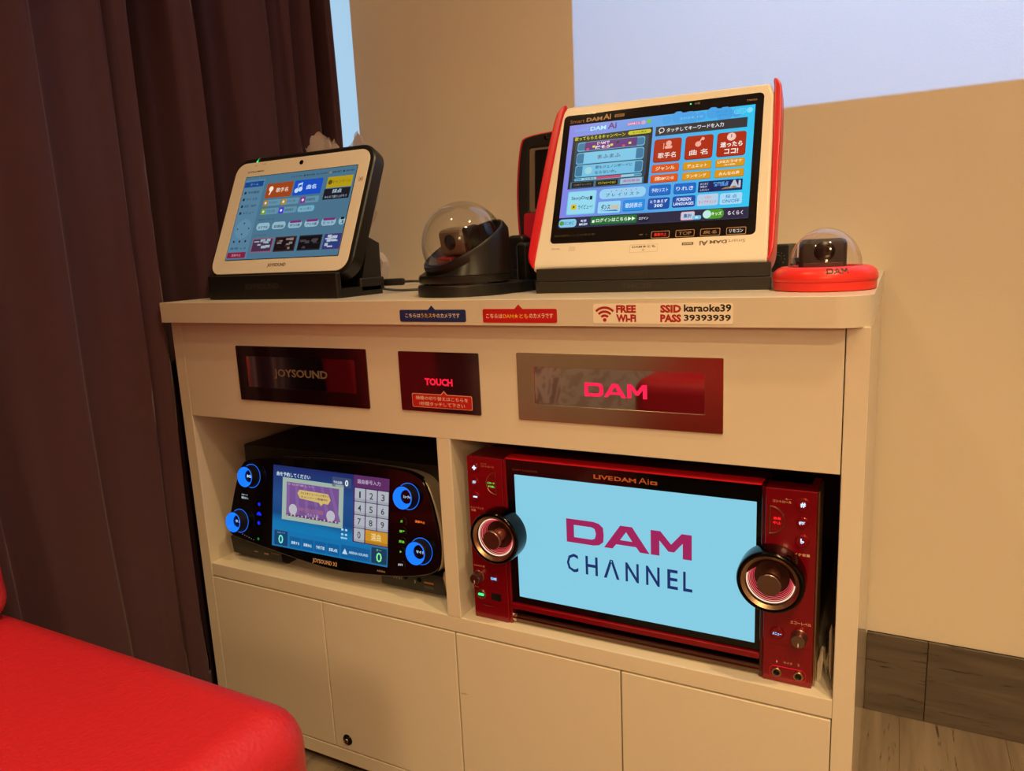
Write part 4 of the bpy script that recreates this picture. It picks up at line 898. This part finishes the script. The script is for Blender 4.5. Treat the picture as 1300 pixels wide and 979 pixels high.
# keys, knobs and print of the consoles
def key(a, b, r, txt, col, cons, n=24, w=.0032, h=.0016, ring=None):
    k_ = MB().lathe([(0, .0012), (r * .8, .0014), (r * .88, .0008), (r * .92, .0014), (r, .0012), (r * 1.04, 0)], fp, n, None, a, b).build('button', ring or M_REDMET, dp)
    pr = Print(lambda x, y, c=0: fp(x, y, c + .0017), glow=1.5)
    if txt == '+': pr.rect(a - .003, b - .001, a + .003, b + .001, col, 1).rect(a - .001, b - .003, a + .001, b + .003, col, 1.5)
    elif txt == '-': pr.rect(a - .003, b - .001, a + .003, b + .001, col, 1)
    elif txt == '|': pr.rect(a - w, b - h, a + w, b + h, col, 1, .0012)
    else: pr.text(txt, a - w, b - h, a + w, b + h, col, 1, .03)
    pr.build('lettering', k_); return k_
LB = (196, 226, 255)
key(.5353, .5262, .0068, '+', LB, lp); key(.5350, .5064, .0058, '標準', LB, lp, h=.002); key(.5347, .4864, .0058, '-', LB, lp)
key(.9367, .5252, .0074, '#', LB, rp, w=.0026, h=.0027); key(.9368, .5049, .0062, '標準', LB, rp, w=.0038, h=.0018); key(.9369, .4846, .0074, '♭', LB, rp, w=.0018, h=.0030)
key(.5560, .3746, .0062, 'GAME', (120, 190, 255), lp, w=.0044, h=.0019); key(.9136, .3730, .0076, 'メニュー', (130, 200, 255), rp, w=.0048, h=.0017)
key(.5350, .3485, .0068, '|', (70, 255, 140), lp, w=.0043, h=.0017, ring=M_BRONZE)
def halfkey(cx, cz, r, side, cons, lines, col):
    a0, a1 = (PI / 2, PI * 1.5) if side < 0 else (-PI / 2, PI / 2)
    arc = [(cx + r * math.cos(a0 + (a1 - a0) * i / 20), cz + r * math.sin(a0 + (a1 - a0) * i / 20)) for i in range(21)]
    arc2 = [(cx + side * .0006 + (r - .0012) * math.cos(a0 + (a1 - a0) * i / 20), cz + (r - .0012) * math.sin(a0 + (a1 - a0) * i / 20)) for i in range(21)]
    k_ = MB().lathe([(r - .0012, 0), (r - .0010, .0014), (r - .0004, .0017), (r, .0012), (r + .0002, 0)], fp, 24, None, cx, cz, a0, a1)
    k_.prism([rrect(min(cx, cx + side * .0008), cz - r, max(cx, cx + side * .0008), cz + r, 0)], fp, -.0003, .0012)
    k_ = k_.build('button_rim', M_BRONZE, dp)
    MB().prism([arc2], fp, -.0005, .0010).build('button', M_REDMET, k_)
    pr = Print(lambda x, y, c=0: fp(x, y, c + .0010), glow=1.2)
    for t, x0_, z0_, x1_, z1_ in lines: pr.text(t, x0_, z0_, x1_, z1_, col, 1, .02)
    pr.build('lettering', k_)
halfkey(.5665, .5070, .0150, -1, lp, (('スタート', .5535, .5062, .5645, .5090), ('やり直し', .5545, .5015, .5645, .5042)), (60, 255, 90))
halfkey(.9032, .5045, .0158, 1, rp, (('演奏', .9068, .5052, .9150, .5086), ('中止', .9068, .5002, .9150, .5036)), (255, 36, 36))
PK = (226, 150, 120)
pr = Print(fp); pr.text('テンポ', .5447, .5312, .5530, .5332, PK, 1, .008).text('コントロール', .5447, .5278, .5640, .5302, PK, 1, .008).text('ミュージック', .5258, .4694, .5455, .4722, PK, 1, .008).text('音量', .5262, .4655, .5335, .4684, PK, 1, .008).text('BGM音量', .5261, .3876, .5425, .3904, PK, 1, .008).text('電源', .5249, .3570, .5312, .3590, PK, 1)
pr.rect(.5500, .3424, .5652, .3530, (6, 4, 5), 1).rect(.5240, .3588, .5690, .3592, (60, 0, 8), 1).rect(.5240, .3352, .5690, .3356, (60, 0, 8), 1).rect(.5376, .3334, .5520, .3352, (60, 0, 8), 1).rect(.5378, .3330, .5520, .3334, (190, 60, 50), 1); pr.build('print', lp)
pr = Print(fp); PW = (232, 190, 160)
pr.text('キー', .9185, .5282, .9250, .5302, PW, 1, .008).text('コントロール', .9061, .5246, .9251, .5274, PW, 1, .008).text('マイク音量', .9249, .4672, .9449, .4704, PW, 1, .015).text('エコーレベル', .9269, .3874, .9482, .3908, PW, 1, .012)
pr.text('1', .9132, .3374, .9145, .3400, PW, 1, .01).text('マイク', .9208, .3377, .9300, .3404, PW, 1, .01).text('2', .9356, .3380, .9374, .3406, PW, 1, .01)
pr.rect(.8985, .3596, .9505, .3600, (60, 0, 8), 1).rect(.8992, .3150, .8996, .3596, (60, 0, 8), 1)
pr.poly([rrect(.9062, .3190, .9445, .3338, .006), rrect(.9066, .3194, .9441, .3334, .006)], (200, 40, 50), 1)
for i in range(6): pr.disc(.9113 + i * .0057, .3446, .0006, (40, 0, 6), 1, n=8)
pr.build('print', rp)
Print(fp, glow=1.0).rect(.9091, .3329, .9400, .3337, (240, 20, 50), 2).build('red_light_line', rp)
for cons, a, b, r in ((lp, .5318, .3736, .0078), (rp, .9366, .3728, .0082)):
    k_ = MB().lathe([(r * 1.08, 0), (r, .001), (r * .94, .010), (r * .86, .0115), (0, .0115)], fp, 32, None, a, b).build('dial', M_CAP, dp)
    Print(lambda x, y, c=0: fp(x, y, c + .0115)).rect(a - .0005, b - .006, a + .0005, b - .001, (210, 200, 190), 1).build('dial_mark', k_)
for a, b in ((.9138, .3261), (.9366, .3262)):
    j = MB(); j.lathe([(.0052, 0), (.0052, .0016), (.0046, .0020), (.0034, .0018), (.0031, .0004)], fp, 28, M_BRONZE, a, b); j.lathe([(.0031, .0005), (0, .0005)], fp, 20, M_BLKG, a, b); j.build('jack', None, dp)
def bigknob(a, b, full):
    k_ = MB().lathe([(.0352, .0), (.0356, .006), (.0352, .022), (.0338, .0252), (.0318, .0258), (.0300, .0250)], fp, 64, None, a, b).build('volume_knob', M_DCHROME, dp, ang=50)
    MB().lathe([(.0301, .0250), (.0290, .0243), (.0262, .0225), (.0258, .0212)], fp, 64, None, a, b).build('inner_rim', M_BRONZE, k_)
    MB().lathe([(.0260, .0214), (.0248, .018), (.0180, .0060), (.0110, .0040), (0, .0040)], fp, 64, None, a, b).build('dish', mat('smoky_red_dish', (84, 52, 42), .35, .6), k_)
    L_ = MB(); L_.keep = 1
    for i in range(6):
        t = i / 5; r = .0246 - .0058 * t; h = .0182 - .0100 * t
        c = [(255, 214, 190), (255, 150, 130), (250, 110, 110), (236, 84, 92), (220, 70, 84), (196, 56, 70), (176, 46, 60), (150, 40, 50)][i]
        a0, a1 = (0, 2 * PI) if full else (PI * .92 - .05 * i, PI * 1.98 + .03 * i)
        w = .0006 if i == 0 else .0003
        L_.lathe([(r + w, h + w * 1.6), (r - w, h - w * 0)], fp, 64, emat(c, 1.1), a, b, a0, a1)
    L_.build('led_reflections', None, k_)  # glowing rings stand in for mirrored reflections of the LED ring
    s = MB(); pf = [(.0085, .004)]
    for i in range(9): pf += [(.0085, .006 + i * .002), (.0078, .007 + i * .002)]
    MB().lathe(pf, fp, 32, None, a, b).build('stem', mat('copper_stem', (150, 96, 78), .3, .8), k_)
    MB().lathe([(.0085, .0245), (.0118, .0250), (.0122, .0258), (.0122, .0302), (.0116, .0310), (0, .0306)], fp, 40, None, a, b).build('cap', M_CAP, k_)
bigknob(.572, .4420, True); bigknob(.9078, .4420, False)

# crumpled clear film beside the red player
fm = MB().grid(lambda u, v: (.9545 + .016 * v + .003 * noise.noise(V((u * 5, v * 5, 1))), .03 + .10 * u, ZST + .001 + .042 * (1.2 - u * .5) * abs(noise.noise(V((u * 4.5, v * 3.7, 9)))) * 2.2 * (.3 + v)), 12, 8)
film = mat('crumpled_film', (236, 224, 204), .16, 0, .8); film.node_tree.nodes['Principled BSDF'].inputs['Alpha'].default_value = .62
single(fm, 'plastic_film', film, (.962, .08, ZST), 'crumpled clear plastic film wedged beside the red player', 'plastic film', ang=5)

# ------------------------------------------------------------------ sofas
def cushion(x0, x1, y0, y1, z0, z1, r, crown=.008, shear=0):
    mb = MB(); b = bmesh.new(); bmesh.ops.create_cube(b, size=1)
    for v in b.verts: v.co = V(((x0 + x1) / 2 + v.co.x * (x1 - x0), (y0 + y1) / 2 + v.co.y * (y1 - y0), (z0 + z1) / 2 + v.co.z * (z1 - z0)))
    bmesh.ops.bevel(b, geom=b.edges[:], offset=r, segments=7, profile=.5, affect='EDGES', clamp_overlap=True)
    for v in b.verts:
        v.co.x += shear * (v.co.z - z0)
    return mb.bm(b)
sf1 = thing('sofa', (.27, -.5, 0), 'red leather sofa seat in the lower left corner in front of the curtain', 'sofa')
cushion(.02, .552, -.62, -.317, .10, .402, .045).build('seat', M_LEATHER, sf1, ang=60)
cushion(.0, .112, -.62, -.338, .402, .86, .03, shear=-.11).build('backrest', M_LEATHER, sf1, ang=60)
MB().box(.05, .50, -.58, -.36, .03, .11).build('plinth', M_DARKGAP, sf1)
for xx in (.08, .46):
    for yy in (-.55, -.40): MB().lathe([(.018, 0), (.022, .035)], up((xx, yy, 0)), 16).build('leg', M_BLK, sf1)
sf2 = thing('sofa', (1.3, -1.65, 0), 'red leather sofa against the rear wall, seen mirrored in the steel sign', 'sofa')
cushion(.31, 2.2, -1.85, -1.33, .10, .40, .045).build('seat', M_LEATHER, sf2, ang=60)
cushion(.31, 2.2, -1.945, -1.80, .40, .85, .04).build('backrest', M_LEATHER, sf2, ang=60)
MB().box(.35, 2.16, -1.83, -1.38, .0, .11).build('plinth', M_DARKGAP, sf2)

# ------------------------------------------------------------------ ceiling lamps and the projector (behind the viewer)
def aim(o, d): o.rotation_euler = V(d).to_track_quat('-Z', 'Y').to_euler()
words = ('above the cabinet corner', 'in the middle of the right side', 'above the rear sofa', 'close to the curtain')
for i, (x, y, wt, ang) in enumerate(LAMPS):
    h = ROOM['h']
    t = thing('ceiling_light', (x, y, h - .02), 'round recessed warm ceiling light ' + words[i], 'lamp', 'ceiling lights')
    MB().lathe([(.055, h), (.055, h - .006), (.046, h - .010), (.042, h - .004), (.040, h - .0005)], up((x, y, 0)), 40).build('trim_ring', M_WHITE, t)
    MB().lathe([(0, h - .003), (.041, h - .003)], up((x, y, 0)), 32).build('diffuser', emat((255, 214, 150), 6), t)
    l = bpy.data.lights.new('lamp_light', 'SPOT'); l.energy = wt; l.color = LAMP_COL; l.spot_size = math.radians(ang); l.spot_blend = .5; l.shadow_soft_size = .035
    lo = bpy.data.objects.new('lamp_light', l); C.objects.link(lo); lo.location = (0, 0, -.005); lo.parent = t; lo.rotation_euler = (0, 0, 0)
# unseen fill spotlight, added on the rear wall to brighten the cabinet doors
WP = V((1.30, -1.95, 1.35)); WD = V((-.48, 1.86, -1.18)).normalized()
wl = thing('added_fill_lamp', WP, 'small fill spotlight added on the rear wall to brighten the cabinet doors', 'lamp')
wq = WD.to_track_quat('Z', 'Y').to_matrix(); HP = WP + V((0, .07, 0))
wf = lambda a, b, c=0: HP + wq @ V((a, b, c))
MB().lathe([(.045, 0), (.045, .012), (.03, .018), (0, .018)], frame(WP, PI), 32).build('wall_plate', M_CHROME, wl)
MB().tube([WP + V((0, .01, 0)), HP - WD * .01], .007, 12).build('arm', M_CHROME, wl)
MB().lathe([(0, -.03), (.02, -.028), (.03, -.01), (.036, .05), (.034, .05), (.028, .0)], wf, 32).build('shade', M_WHITE, wl)
MB().lathe([(0, .012), (.027, .012)], wf, 24).build('bulb', emat((255, 214, 150), 4), wl)
sl = bpy.data.lights.new('door_fill_light', 'SPOT'); sl.energy = DOOR_FILL_W; sl.color = LAMP_COL; sl.shadow_soft_size = .14; sl.spot_size = math.radians(46); sl.spot_blend = 1
slo = bpy.data.objects.new('door_fill_light', sl); C.objects.link(slo); slo.parent = wl; slo.location = V((0, .07, 0)) + WD * .052; aim(slo, WD)
# projector on the ceiling throwing the pale picture on the back wall (X .49.., Z 1.003..)
PP = V((1.30, -1.05, 2.05))
pj = thing('projector', (PP.x, PP.y - .1, PP.z + .1), 'white projector hanging from the ceiling behind the viewer', 'projector')
MB().box(PP.x - .15, PP.x + .15, PP.y - .28, PP.y - .03, PP.z - .05, PP.z + .06, .015, 3).build('body', M_WHITE, pj)
MB().lathe([(.035, .0), (.035, .025), (.028, .025), (.026, .012), (0, .012)], frame((PP.x, PP.y - .03, PP.z), PI), 32).build('lens_barrel', M_BLK, pj)
MB().tube([(PP.x, PP.y - .15, PP.z + .055), (PP.x, PP.y - .15, ROOM['h'])], .02, 16).build('ceiling_pole', M_WHITE, pj)
pl = bpy.data.lights.new('projector_light', 'SPOT'); pl.energy = PROJ_W; pl.color = (.06, .40, 1.0); pl.spot_size = math.radians(110); pl.spot_blend = 0; pl.shadow_soft_size = .002
plo = bpy.data.objects.new('projector_light', pl); C.objects.link(plo); plo.parent = pj; plo.location = PP - V((PP.x, PP.y - .1, PP.z + .1))
plo.rotation_euler = (PI / 2, 0, 0)     # looks along +Y, local x = world X, local y = world Z
pl.use_nodes = True; nt = pl.node_tree; N = nt.nodes; L = nt.links
em = [n for n in N if n.type == 'EMISSION'][0]
tcn = N.new('ShaderNodeTexCoord'); sp = N.new('ShaderNodeSeparateXYZ'); L.new(tcn.outputs['Normal'], sp.inputs[0])
ng = N.new('ShaderNodeMath'); ng.operation = 'ABSOLUTE'; L.new(sp.outputs[2], ng.inputs[0])
def div(s_):
    q = N.new('ShaderNodeMath'); q.operation = 'DIVIDE'; L.new(sp.outputs[s_], q.inputs[0]); L.new(ng.outputs[0], q.inputs[1]); return q
def cmp(src, op, val):
    q = N.new('ShaderNodeMath'); q.operation = op; L.new(src.outputs[0], q.inputs[0]); q.inputs[1].default_value = val; return q
dX, dZ = div(0), div(1); D_ = YB - PP.y
ms = [cmp(dX, 'GREATER_THAN', (.490 - PP.x) / D_), cmp(dX, 'LESS_THAN', (2.15 - PP.x) / D_), cmp(dZ, 'GREATER_THAN', (1.003 - PP.z) / D_), cmp(dZ, 'LESS_THAN', (1.94 - PP.z) / D_)]
cur_ = ms[0]
for x in ms[1:]:
    q = N.new('ShaderNodeMath'); q.operation = 'MULTIPLY'; L.new(cur_.outputs[0], q.inputs[0]); L.new(x.outputs[0], q.inputs[1]); cur_ = q
L.new(cur_.outputs[0], em.inputs['Strength'])
bpy.data.objects.remove(_to); bpy.data.curves.remove(_tc)
